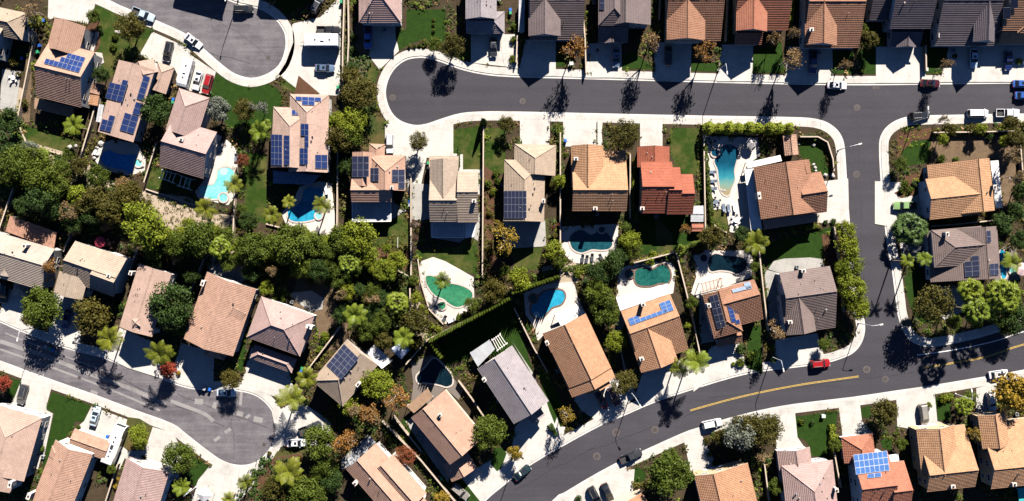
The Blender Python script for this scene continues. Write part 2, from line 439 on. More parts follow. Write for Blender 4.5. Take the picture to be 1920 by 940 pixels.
def marking(name, px, width, z, mat):
    w = [P(*p) for p in smooth_closed(px, 5, False)]
    return struct(strip(name, w, -width / 2, width / 2, z, mat, False))
M_YEL = plain('yellow_road_paint', (0.47, 0.31, 0.06), 0.7, 0.25, 2.0); M_WHT = plain('white_road_paint', (0.7, 0.7, 0.68), 0.7, 0.2, 2.0)
for px in ([(1294,770),(1362,751),(1430,735),(1505,721),(1560,713),(1610,706)], [(1728,691),(1785,681),(1850,669),(1920,646),(2050,615),(2200,585)]):
    w = [P(*p) for p in smooth_closed(px, 5, False)]
    for d in (-0.13, 0.13): struct(strip('yellow_line', w, d - 0.06, d + 0.06, 0.005, M_YEL, False))
marking('white_line', [(1720,666),(1790,656),(1865,640),(1920,622),(2050,592)], 0.2, 0.005, M_WHT)
M_PATCH = concrete('road_patch_concrete', (0.20, 0.187, 0.187), 0.4)
for cx, cy, lx, ly, a in ((450,776,12,9,15),(465,781,10,5,-35),(484,787,17,10,12),(427,808,13,6,-35),(407,823,13,6,-35),(373,753,16,10,5),(403,760,8,12,20),(452,745,5,30,5),
                          (186,765,14,5,20),(176,737,8,14,-70)):
    c, s_ = math.cos(math.radians(a)), math.sin(math.radians(a))
    struct(sheet('road_patch', [(cx + c * u * lx / 2 - s_ * v * ly / 2, cy + s_ * u * lx / 2 + c * v * ly / 2) for u, v in ((-1, -1), (1, -1), (1, 1), (-1, 1))], 0.004, M_PATCH))
for px, wd_ in (([(0,640),(90,670),(180,706),(250,731),(310,760)], 1.0), ([(0,655),(110,694),(200,728),(300,770)], 0.5), ([(320,752),(380,775),(400,790)], 0.9), ([(10,625),(120,668),(210,700)], .4)):
    marking('pale_paving_seam', px, wd_, 0.004, M_PATCH)

# ------------------------------------------------------------------ yards: name; points
Z = {'bed': 0.113, 'lawn': 0.116, 'path': 0.10, 'drive': 0.04, 'deck': 0.06}; NY = [0]; YPX = []
def yard(kind, name, mat, *polys, smooth=False):
    for t in polys:
        n = list(map(float, t.split())); px = list(zip(n[::2], n[1::2]))
        NY[0] += 1; YPX.append(px)
        struct(sheet(name, px, Z[kind] + 0.0011 * NY[0], mat, smooth=smooth, side=0.03))
yard('lawn', 'lawn', M_LAWN,
 '175 12 188 10 220 28 285 56 276 90 262 104 240 112 226 145 207 146 196 134 182 105 180 80 187 60',
 '545 148 556 168 554 172 532 168 520 154', '672 97 690 112 710 132 705 155 690 165 674 150 668 120',
 '45 235 150 262 125 290 100 283 80 279 52 272', '454 285 500 290 502 390 540 400 530 432 500 420 460 412',
 '850 243 905 236 905 318 868 318 868 290 850 290', '908 240 948 240 948 322 930 332 908 320',
 '960 465 1018 460 1018 505 965 506', '1255 240 1312 240 1312 330 1275 325 1257 290',
 '285 312 362 338 360 366 275 353', '1335 390 1352 393 1366 410 1371 425 1352 436 1337 430',
 '690 418 732 414 760 396 768 420 768 470 690 470', '782 470 862 462 878 442 896 452 895 515 860 508 820 490 784 482')
yard('lawn', 'lawn', M_LAWNB,
 '405 138 437 156 470 166 503 157 520 166 529 180 530 200 528 236 430 240 393 190',
 '762 18 836 18 836 80 790 76 768 83 748 96 742 62 762 55', '1497 263 1540 264 1551 290 1554 325 1540 332 1522 325 1515 300 1500 295',
 '1432 458 1560 425 1562 470 1540 487 1518 484 1492 484 1470 486 1450 490 1440 505', '1690 285 1712 265 1745 262 1740 305 1700 312',
 '1695 520 1712 500 1730 508 1736 545 1765 605 1730 607 1712 590 1700 555', '98 735 170 760 157 792 142 790 136 806 128 812 100 880 80 872 102 774 86 767',
 '20 710 41 713 28 746 12 742', '364 855 402 880 392 916 340 905', '1178 882 1192 877 1206 880 1212 893 1206 902 1190 908',
 '1490 782 1570 770 1562 860 1526 855 1516 848 1515 832 1508 824 1495 820', '1612 765 1632 760 1632 785 1615 782', '1752 745 1782 740 1782 788 1757 788',
 '1650 825 1672 820 1672 845 1655 840', '1402 613 1426 610 1430 700 1400 690', '1005 690 1022 695 1045 780 1040 795 1030 770',
 '925 842 942 838 950 850 940 878 932 884 920 870', '1166 104 1186 95 1226 130 1166 130', '1297 118 1345 118 1345 135 1295 133', '1412 97 1465 78 1470 137 1410 137',
 '1610 93 1642 93 1642 139 1612 139', '1732 92 1780 92 1762 138 1736 138', '1042 98 1060 98 1062 126 1043 126', '1560 97 1600 97 1600 139 1562 139',
 '1196 405 1290 405 1300 470 1265 470 1200 480', '540 30 590 0 560 -40 500 -20 520 10', '875 75 885 75 885 112 872 112', '800 640 960 560 1000 700 960 690 900 650 880 670 830 690',
 '745 800 800 850 840 910 860 940 900 940 790 800 760 780', '462 640 470 630 460 600 445 690 455 700', '1020 690 1060 760 1075 800 1050 800 1030 740')
yard('lawn', 'dry_lawn', M_LAWND, '680 185 722 225 722 240 720 275 682 282 662 262', '500 420 545 440 560 410 540 398', '520 846 555 843 572 832 600 850 560 890 510 862',
 '240 782 262 785 287 800 272 845 240 845 228 835', '1020 410 1028 410 1028 470 1018 470', '1228 400 1260 440 1262 470 1232 480')
yard('bed', 'planting_bed', M_MULCH, '1682 250 1745 240 1760 262 1712 262 1690 285 1681 300', '1700 330 1730 320 1740 350 1712 370 1690 345', '1676 362 1710 345 1712 366 1690 372',
 '680 462 770 470 770 515 700 520', '160 55 180 35 192 50 186 92 168 105', '560 142 600 176 590 182 552 176', '1540 440 1580 430 1582 590 1560 620 1440 640 1436 620 1560 600',
 '500 862 560 850 600 880 580 940 470 940', '905 310 945 335 948 520 910 520')
yard('bed', 'rocky_slope', M_ROCK, '268 358 355 370 395 400 446 405 436 470 380 470 320 430 262 400', '60 268 120 285 170 310 172 350 120 350 90 330 68 300', '150 320 262 350 268 400 240 430 170 420 140 370',
 '380 455 470 470 470 500 400 505', '770 540 785 560 805 610 800 640 772 640', '10 160 40 165 60 180 48 215 0 215', '1018 500 1080 490 1085 530 1050 535 1010 530')
yard('bed', 'bare_yard', M_DIRT, '1745 255 1900 252 1905 340 1870 300 1850 297 1745 310', '1868 300 1905 300 1900 400 1880 395', '50 110 62 112 56 230 42 230', '395 490 440 485 470 500 460 540 400 520',
 '560 520 620 520 640 600 600 640 590 590 540 570', '618 445 648 445 648 520 620 560', '690 560 760 560 740 640 690 650', '680 20 700 30 690 130 640 260 640 100', '1185 488 1270 470 1275 476 1190 496',
 '600 640 650 600 660 640 612 660')
yard('drive', 'driveway', M_DRIVE,
 '92 -20 185 -20 176 20 165 45 104 33 90 38', '286 60 360 93 345 165 326 126 290 116 262 103', '345 95 405 135 393 180 340 166 330 150',
 '548 45 600 33 640 -10 638 180 600 178 562 174 556 166 522 140 536 118 550 80', '673 44 741 44 742 72 749 95 712 131 697 112 682 85',
 '722 232 800 240 850 232 850 288 868 290 868 318 906 318 906 365 858 365 858 294 800 296 790 345 762 345 762 294 722 292', '975 226 1031 226 1031 280 975 280', '1056 226 1118 226 1118 275 1056 275', '1200 226 1242 226 1242 276 1200 278',
 '1530 385 1545 340 1590 335 1592 420 1532 418', '1640 420 1640 340 1740 345 1740 440 1668 425', '1684 440 1750 430 1750 500 1690 480',
 '1455 625 1530 619 1545 668 1520 678 1450 688', '1335 648 1388 642 1400 695 1330 712 1300 735 1300 700', '1205 697 1272 675 1300 690 1300 722 1215 752 1190 745',
 '1075 748 1145 690 1190 745 1160 772 1120 790 1090 770', '966 800 1020 745 1060 800 1055 825 990 866 960 840', '855 908 893 878 960 840 985 868 935 908 905 935 880 935',
 '472 650 540 690 560 760 520 745 490 735 450 728', '340 643 402 662 400 735 350 722 318 712', '225 615 285 640 310 712 240 690 200 670', '102 550 155 565 150 660 90 635',
 '0 530 50 560 40 610 0 600', '30 740 45 700 100 715 86 768 100 776 80 870 74 840 78 785 20 760', '172 762 262 795 225 880 192 850 155 810 140 805 158 790',
 '250 790 325 812 345 850 335 900 320 905 235 860', '405 860 470 885 480 905 430 960 350 960 372 900', '510 775 560 750 620 790 620 840 560 832 525 838',
 '1190 880 1160 880 1090 915 1060 940 1060 990 1180 990', '1282 825 1315 815 1345 875 1335 895 1298 900', '1455 780 1490 770 1495 820 1516 850 1520 885 1455 840',
 '1572 762 1612 758 1616 790 1640 815 1580 822', '1680 745 1752 738 1757 790 1790 798 1720 806 1682 800', '1830 728 1868 718 1868 790 1830 780',
 '985 75 1042 75 1042 142 972 140', '1098 82 1165 82 1166 146 1098 146', '1226 80 1297 80 1294 150 1228 150', '1353 84 1412 84 1410 153 1345 153', '1478 88 1560 88 1562 156 1470 156', '1642 88 1732 88 1736 156 1642 156',
 '1780 84 1905 84 1905 154 1762 154', '883 63 946 63 946 125 883 118', '1895 -20 1990 -20 1990 154 1895 154')
yard('path', 'path', M_WALK, '180 60 188 60 176 97 170 95', '178 98 192 100 196 118 188 122 184 108', '82 700 70 770 80 775 100 775 72 880 66 878 90 790', '1120 226 1130 226 1128 250 1130 275 1120 275', '935 65 972 65 972 130 946 125')
yard('path', 'patio', M_GREY, '658 375 735 375 768 400 760 396 732 414 660 418', '764 345 808 345 808 410 790 414 770 412', '806 414 880 414 905 395 896 452 880 442 862 455 808 446', '943 414 1022 414 1024 462 962 466 940 460',
 '1440 505 1450 490 1470 485 1495 484 1518 483 1542 486 1545 500 1462 512', '1432 505 1460 512 1470 600 1445 620', '385 480 420 478 465 500 462 525 440 535 395 515', '1310 560 1330 560 1340 640 1312 645',
 '1180 580 1150 590 1175 700 1195 745 1178 740 1160 640', '540 550 585 545 608 560 605 580 580 585', '5 130 40 135 30 210 0 205', '640 880 660 875 700 822 690 815 640 862', '760 790 780 780 850 870 840 905 800 850', '960 640 990 690 1010 730 1000 700', '1745 540 1790 535 1815 580 1770 600 1740 560')
yard('deck', 'pool_deck', M_DECK,
 '395 290 425 262 445 280 446 330 440 372 428 385 372 372 366 360 385 335', '600 340 622 345 632 440 575 445 535 418 528 400 552 372 562 350', '172 290 188 270 212 262 258 270 274 300 272 322 240 330 190 318',
 '1052 425 1160 420 1158 450 1150 480 1130 494 1105 497 1072 492 1052 470', '1320 255 1420 258 1425 292 1400 310 1398 330 1420 425 1385 440 1368 435 1362 400 1350 392 1333 395 1325 330',
 '790 490 812 482 835 490 862 505 888 520 890 580 872 585 845 605 832 608 818 598 806 580 796 555 787 535 784 510', '982 550 1010 535 1075 528 1085 560 1098 588 1020 627 1008 640 1000 610 985 590',
 '1160 505 1185 495 1255 488 1268 505 1262 550 1164 584 1155 560', '1300 480 1320 470 1405 470 1412 490 1408 520 1380 530 1345 545 1310 560 1295 550 1305 520')
yard('deck', 'dark_pool_deck', M_DECKP, '770 680 812 665 835 690 855 715 870 730 860 750 835 728 795 767 770 760 775 720', '1865 465 1905 460 1912 525 1865 530')

M_TAR = plain('crack_sealant', (0.012, 0.012, 0.014), 0.6)
rc = random.Random(5)
for x0, y0, x1, y1, k in ((800,150,1000,178,9), (1000,178,1300,186,12), (1300,186,1640,190,12), (1605,215,1620,560,12), (1640,220,1655,420,8), (1100,845,1330,765,10), (1330,745,1700,700,12), (960,920,1120,835,8), (1700,700,1920,655,8), (760,140,790,220,5), (1180,160,1195,215,5), (1400,158,1390,220,5),
                          (300,75,470,120,8), (380,20,500,100,8), (40,640,200,700,8), (200,700,420,800,10), (330,740,500,800,8), (430,735,440,860,6)):
    px = [(x0 + (x1 - x0) * i / k + rc.uniform(-2.5, 2.5), y0 + (y1 - y0) * i / k + rc.uniform(-2.5, 2.5)) for i in range(k + 1)]
    marking('sealed_crack', px, rc.uniform(.06, .12), 0.003, M_TAR)
# ------------------------------------------------------------------ houses
ROOFC = {'salmon': (0.345, 0.212, 0.155), 'pink': (0.35, 0.245, 0.20), 'terra': (0.33, 0.180, 0.105), 'orange': (0.35, 0.198, 0.112), 'red': (0.26, 0.083, 0.050),
         'brownred': (0.24, 0.125, 0.080), 'taupe': (0.155, 0.118, 0.108), 'grey': (0.14, 0.11, 0.108), 'slate': (0.10, 0.085, 0.096), 'beige': (0.30, 0.238, 0.185),
         'cream': (0.32, 0.262, 0.22), 'mauve': (0.31, 0.215, 0.195), 'pale': (0.245, 0.22, 0.228), 'tan': (0.31, 0.24, 0.18), 'greyblue': (0.235, 0.21, 0.22), 'redorange': (0.29, 0.118, 0.075)}
WALLC = {'white': (0.60, 0.57, 0.53), 'cream': (0.52, 0.43, 0.31), 'tan': (0.42, 0.31, 0.19), 'grey': (0.42, 0.41, 0.42)}
M_FASC = plain('fascia_paint', (0.40, 0.33, 0.28), 0.7); M_TRIM = plain('white_trim', (0.66, 0.64, 0.61), 0.6, 0.06)
M_GLASS = glass(); M_DOOR = plain('garage_door_paint', (0.55, 0.54, 0.52), 0.6, 0.08, 1.5)
M_STUC = plain('chimney_stucco', (0.52, 0.46, 0.41), 0.85, 0.15, 2.0); M_DARK = plain('dark_metal', (0.03, 0.03, 0.032), 0.5)
M_VENT = plain('vent_metal', (0.30, 0.24, 0.21), 0.5); M_SILV = plain('galvanised_metal', (0.5, 0.5, 0.5), 0.4, 0.1, 2, 0.6)
M_PAN = {'blue': panel_mat('blue_solar_cells', (0.008, 0.024, 0.105), (0.03, 0.055, 0.15)), 'black': panel_mat('black_solar_cells', (0.016, 0.02, 0.045), (0.05, 0.06, 0.09)),
         'sky': panel_mat('bright_blue_solar_cells', (0.03, 0.085, 0.23), (0.07, 0.13, 0.28)), 'navy': panel_mat('navy_solar_cells', (0.010, 0.022, 0.085), (0.03, 0.045, 0.12)),
         'ice': panel_mat('pale_solar_cells', (0.14, 0.19, 0.28), (0.3, 0.34, 0.38))}
M_PFRAME = plain('panel_frame', (0.22, 0.23, 0.27), 0.5, 0.05, 2, 0.2)
OH = 0.45                                     # eave overhang
AC = []; BLOCKS = []
LAND = []                                     # (phrase, x, y) landmarks used to say where trees, walls and bins stand

class Block:
    """One roofed volume. A-B runs along the ridge at the eave, B-C across it (survey points read at eave height)."""
    def __init__(s, a, b, c, z=5.4, off=0.5, hip='', pitch=0.60, z0=0.1, rise=None, like=None, d0=0.0, d1=0.0):
        if z >= 4.4: z += 0.6
        s.z, s.hip, s.z0 = z, hip, z0
        A, B, C_ = P(*a, z - d0), P(*b, z - d0), P(*c, z - d1); s.d0, s.d1 = d0, d1
        s.u = (B - A); s.L = s.u.length; s.u.normalize()
        s.w = Vector((-s.u.y, s.u.x, 0)); d = (C_ - B).dot(s.w)
        if d < 0: s.w = -s.w; d = -d
        s.W = d; s.A = Vector((A.x, A.y, 0)); s.off = off
        s.r = off * s.W
        s.rise = rise * 1.1 if rise is not None else pitch * s.W * 0.5 * (1 if off == 0.5 else 0.92)
        s.ha = min(s.W / 2, s.L * 0.48) if 'A' in hip else 0.0
        s.hb = min(s.W / 2, s.L * 0.48) if 'B' in hip else 0.0
        if s.ha + s.hb > s.L: k = s.L / (s.ha + s.hb) * 0.98; s.ha *= k; s.hb *= k
    def p(s, u, w, z): q = s.A + s.u * u + s.w * w; return Vector((q.x, q.y, z))
    def inside(s, q, m=0.0):
        d = q - s.A; u, w = d.dot(s.u), d.dot(s.w)
        return m < u < s.L - m and m < w < s.W - m
    def slopes(s):
        zr = s.z + s.rise
        ra, rb = s.p(s.ha, s.r, zr), s.p(s.L - s.hb, s.r, zr)
        c = [s.p(0, 0, s.z - s.d0), s.p(s.L, 0, s.z - s.d0), s.p(s.L, s.W, s.z - s.d1), s.p(0, s.W, s.z - s.d1)]
        out = {'0': (c[0], c[1], ra, rb), '1': (c[2], c[3], rb, ra)}
        if s.ha: out['A'] = (c[3], c[0], ra, ra)
        if s.hb: out['B'] = (c[1], c[2], rb, rb)
        return out
    def plane(s, side, lift=0.0):
        e0, e1, r0, r1 = s.slopes()[side]
        n = (e1 - e0).cross(r0 - e0).normalized()
        if n.z < 0: n = -n
        return e0 + n * lift, n

def onplane(pt, n, x, y):
    o = Vector((0, 0, H)); d = P(x, y, 0) - o
    return o + d * ((pt - o).dot(n) / d.dot(n))

def roof_mesh(b, mat, kind, base, parent):
    m = MB(); T = 0.20; hc = 0.045 if kind == 'c' else 0.03
    step = 0.44
    for side, (e0, e1, r0, r1) in b.slopes().items():
        eu = (e1 - e0).normalized(); n = eu.cross((r0 - e0)).normalized()
        if n.z < 0: n = -n
        sv = n.cross(eu)
        if sv.z < 0: sv = -sv
        up = (r0 - e0).dot(sv); L = (e1 - e0).length
        l1, rr1 = (r0 - e0).dot(eu), (r1 - e0).dot(eu)
        k = max(2, round(up / step)); 
        for i in range(k):
            v0, v1 = up * i / k, up * (i + 1) / k
            lo = lambda v: l1 * v / up
            hi = lambda v: L + (rr1 - L) * v / up
            q = lambda u, v, h: e0 + eu * u + sv * v + n * h
            va, vb = v0 + 0.13, v0 + 0.17              # a raised lip along the lower edge of each course
            for a, ha, e, he in ((v0, hc, va, hc), (va, hc, vb, 0.0), (vb, 0.0, v1, 0.0)):
                uvq = [(lo(a), a), (hi(a), a), (hi(e), e), (lo(e), e)]
                if e >= up or hi(e) - lo(e) < 0.01: uvq = uvq[:2] + [((lo(up) + hi(up)) / 2, min(e, up))] if hi(up) - lo(up) < .01 else uvq
                if hi(a) - lo(a) < 0.005: continue
                m.face([q(*t, ha if k_ < 2 else he) for k_, t in enumerate(uvq)], uvq)
            if i > 0:
                m.face([q(lo(v0), v0, 0), q(hi(v0), v0, 0), q(hi(v0), v0, hc), q(lo(v0), v0, hc)], [(lo(v0), v0), (hi(v0), v0), (hi(v0), v0 + .02), (lo(v0), v0 + .02)])
        # eave board
        m.face([e0 + n * hc, e1 + n * hc, e1 - Vector((0, 0, T)), e0 - Vector((0, 0, T))], None, 1)
    zr = b.z + b.rise
    for end, h, u in (('A', b.ha, 0), ('B', b.hb, b.L)):
        if not h:
            for w0, z0, w1, z1 in ((0, b.z - b.d0, b.r, zr), (b.r, zr, b.W, b.z - b.d1)):
                m.face([b.p(u, w0, z0 + hc), b.p(u, w1, z1 + hc), b.p(u, w1, z1 - T), b.p(u, w0, z0 - T)], None, 1)
    # soffits
    zs = b.z - T
    if not b.ha and not b.hb:
        m.face([b.p(0, 0, zs - b.d0), b.p(b.L, 0, zs - b.d0), b.p(b.L, b.r, zr - T), b.p(0, b.r, zr - T)], None, 1)
        m.face([b.p(0, b.r, zr - T), b.p(b.L, b.r, zr - T), b.p(b.L, b.W, zs - b.d1), b.p(0, b.W, zs - b.d1)], None, 1)
    else:
        m.face([b.p(0, 0, zs), b.p(b.L, 0, zs), b.p(b.L, b.W, zs), b.p(0, b.W, zs)], None, 1)
    ro = m.build('roof', [mat, M_FASC], parent, off=base, weld=0.003)
    # ridge and hip tiles
    runs = []
    ra, rb = b.p(b.ha, b.r, zr), b.p(b.L - b.hb, b.r, zr)
    if (rb - ra).length > 0.4: runs.append((ra, rb))
    if b.ha: runs += [(b.p(0, 0, b.z), ra), (b.p(0, b.W, b.z), ra)]
    if b.hb: runs += [(b.p(b.L, 0, b.z), rb), (b.p(b.L, b.W, b.z), rb)]
    for a, c in runs:
        d = (c - a); n_ = Vector((-d.y, d.x, 0)).normalized(); up = Vector((0, 0, 1)); mm = MB(); k = max(2, int(d.length / 0.45))
        for i in range(k):
            p, q = a + d * (i / k), a + d * ((i + 1) / k); h0, h1 = 0.20, 0.155
            L0, T0, R0 = p - n_ * 0.16 + up * 0.02, p + up * h0, p + n_ * 0.16 + up * 0.02
            L1, T1, R1 = q - n_ * 0.16 + up * 0.02, q + up * h1, q + n_ * 0.16 + up * 0.02
            mm.face([L0, T0, T1, L1], [(0, i), (.2, i), (.2, i + 1), (0, i + 1)]); mm.face([T0, R0, R1, T1], [(0, i), (.2, i), (.2, i + 1), (0, i + 1)])
        mm.build('ridge_cap', mat, ro, off=base, weld=0.12)
    return ro

def wall_mesh(b, mat, base, parent):
    o = OH if b.W > 3 else 0.15; z1 = b.z - 0.02; m = MB(); zr = b.z + b.rise
    u0, u1, w0, w1 = o, b.L - o, o, b.W - o
    ze = b.z - b.d0 + (b.rise + b.d0) * (o / max(0.01, b.r)) - 0.22 if b.r > o else z1
    ze2 = b.z - b.d1 + (b.rise + b.d1) * (o / max(0.01, b.W - b.r)) - 0.22 if b.W - b.r > o else z1
    if b.ha or b.hb: ze = ze2 = z1
    q = b.p
    m.face([q(u0, w0, b.z0), q(u1, w0, b.z0), q(u1, w0, ze), q(u0, w0, ze)])
    m.face([q(u1, w1, b.z0), q(u0, w1, b.z0), q(u0, w1, ze2), q(u1, w1, ze2)])
    for u, h in ((u0, b.ha), (u1, b.hb)):
        if h: m.face([q(u, w0, b.z0), q(u, w1, b.z0), q(u, w1, ze2), q(u, w0, ze)])
        else: m.face([q(u, w0, b.z0), q(u, w1, b.z0), q(u, w1, ze2), q(u, b.r, zr - 0.22), q(u, w0, ze)])
    m.build('wall', mat, parent, off=base, weld=0.002)

def facade(b, side):
    """origin, direction, normal, length of a wall side ('0','1','A','B')."""
    o = OH if b.W > 3 else 0.15
    return {'0': (b.p(o, o, 0), b.u, -b.w, b.L - 2 * o), '1': (b.p(o, b.W - o, 0), b.u, b.w, b.L - 2 * o),
            'A': (b.p(o, o, 0), b.w, -b.u, b.W - 2 * o), 'B': (b.p(b.L - o, o, 0), b.w, b.u, b.W - 2 * o)}[side]

def fr(o, d, n, z): return Matrix(((d.x, 0, n.x, o.x), (d.y, 0, n.y, o.y), (0, 1, 0, z), (0, 0, 0, 1)))

def window(o, d, n, z, w, h, parent, base, name='window'):
    M = fr(o, d, n, z); m = MB(); t = 0.09
    m.box(-w / 2 - t, -t, -0.05, w / 2 + t, 0, 0.07, 0, M); m.box(-w / 2 - t, h, -0.05, w / 2 + t, h + t, 0.07, 0, M)
    m.box(-w / 2 - t, 0, -0.05, -w / 2, h, 0.07, 0, M); m.box(w / 2, 0, -0.05, w / 2 + t, h, 0.07, 0, M)
    m.box(-0.03, 0, -0.05, 0.03, h, 0.05, 0, M)
    f = m.build('window', M_TRIM, parent, off=base, weld=0)
    g = MB(); g.box(-w / 2 + .002, 0.002, -0.05, w / 2 - .002, h - .002, 0.025, 0, M); g.build('pane', M_GLASS, f, off=base, weld=0)

def garage_door(o, d, n, w, parent, base):
    M = fr(o, d, n, 0.12); m = MB(); h = 2.15
    for i in range(4): m.box(-w / 2, h * i / 4 + 0.015, -0.02, w / 2, h * (i + 1) / 4 - 0.015, 0.05, 0, M)
    m.box(-w / 2, 0, -0.02, w / 2, h, 0.03, 0, M)
    g = m.build('garage_door', M_DOOR, parent, off=base, weld=0)
    h_ = MB(); h_.box(-0.15, 0.5, 0.05, 0.15, 0.56, 0.10, 0, M); h_.build('handle', M_DARK, g, off=base, weld=0)

def chimney(x, y, z, parent, base, ang=0.0, w=0.85, d=0.65, mat=None, top=None):
    z += 0.6; p = P(x, y, z + 0.9); c = Matrix.Translation((p.x, p.y, 0)) @ Matrix.Rotation(ang, 4, 'Z'); m = MB()
    z1 = z + 1.25
    m.box(-w / 2, -d / 2, 0.1 if top else z - 2.2, w / 2, d / 2, z1, 0, c)
    m.box(-w / 2 - .09, -d / 2 - .09, z1, w / 2 + .09, d / 2 + .09, z1 + 0.12, 0, c)
    ch = m.build('chimney', mat or M_STUC, parent, off=base, weld=0)
    k = MB(); k.box(-0.22, -0.2, z1 + 0.12, 0.22, 0.2, z1 + 0.34, 0, c, 0.03); k.build('chimney_cap', M_DARK, ch, off=base, weld=0)

def solar(b, side, org, u, v, cells, colr, parent, base):
    """Panels on a slope: cell (c, r) spans org + c*u + r*v in survey units."""
    pt, n = b.plane(side, 0.26)
    for c, r in cells:
        q = [onplane(pt, n, org[0] + u[0] * (c + a) + v[0] * (r + e), org[1] + u[1] * (c + a) + v[1] * (r + e)) for a, e in ((.015, .015), (.985, .015), (.985, .985), (.015, .985))]
        if (q[1] - q[0]).cross(q[3] - q[0]).dot(n) < 0: q = [q[1], q[0], q[3], q[2]]
        cen = sum(q, Vector()) / 4; m = MB()
        inn = [p + (cen - p).normalized() * 0.045 for p in q]
        m.face(inn, [(0, 0), (1, 0), (1, 1), (0, 1)], 0)
        for i in range(4):
            j = (i + 1) % 4
            m.face([q[i], q[j], inn[j], inn[i]], None, 1); m.face([q[i] - n * 0.06, q[j] - n * 0.06, q[j], q[i]], None, 1)
        m.face([p - n * 0.06 for p in reversed(q)], None, 1)
        m.build('solar_panel', [M_PAN[colr], M_PFRAME], parent, off=base, weld=0.001)

def slab_cover(parent, base, px, z, mat, name='patio_cover', thick=0.16, posts=True, edge=None, slats=0):
    """A patio roof on posts; SLATS > 0 leaves it open with that many beams."""
    q = [P(*p, z) for p in px]; m = MB()
    if slats:
        for i in range(slats):
            t = (i + .5) / slats; a, b_ = q[0].lerp(q[1], t), q[3].lerp(q[2], t)
            d = (b_ - a).normalized(); s_ = Vector((-d.y, d.x, 0)) * 0.07
            m.face([a - s_, a + s_, b_ + s_, b_ - s_]); m.face([(p - Vector((0, 0, .18))) for p in (a + s_, a - s_, b_ - s_, b_ + s_)])
            for e, f in ((a - s_, b_ - s_), (a + s_, b_ + s_)): m.face([e, f, f - Vector((0, 0, .18)), e - Vector((0, 0, .18))])
        for t in (0.08, 0.92):
            a, b_ = q[0].lerp(q[3], t) - Vector((0, 0, .18)), q[1].lerp(q[2], t) - Vector((0, 0, .18))
            m.tube([a, b_], [0.1, 0.1], 4)
    else:
        m.face(q); m.face([p - Vector((0, 0, thick)) for p in reversed(q)])
        for i in range(len(q)):
            a, b_ = q[i], q[(i + 1) % len(q)]; m.face([a, b_, b_ - Vector((0, 0, thick)), a - Vector((0, 0, thick))])
    c = m.build(name, mat, parent, off=base, weld=0.001)
    cen = sum(q, Vector()) / len(q)
    if posts:
        for p in q:
            e = p.lerp(cen, 0.06); k = MB(); k.box(e.x - .07, e.y - .07, 0.1, e.x + .07, e.y + .07, z - thick); k.build('post', M_TRIM, c, off=base, weld=0)
    if edge:
        for i in range(len(q)):
            a, b_ = q[i], q[(i + 1) % len(q)]; k = MB(); up = Vector((0, 0, 0.02)); k.tube([a + up, b_ + up], [0.14, 0.14], 4); k.build('edge_beam', edge, c, off=base, weld=0)
    return c

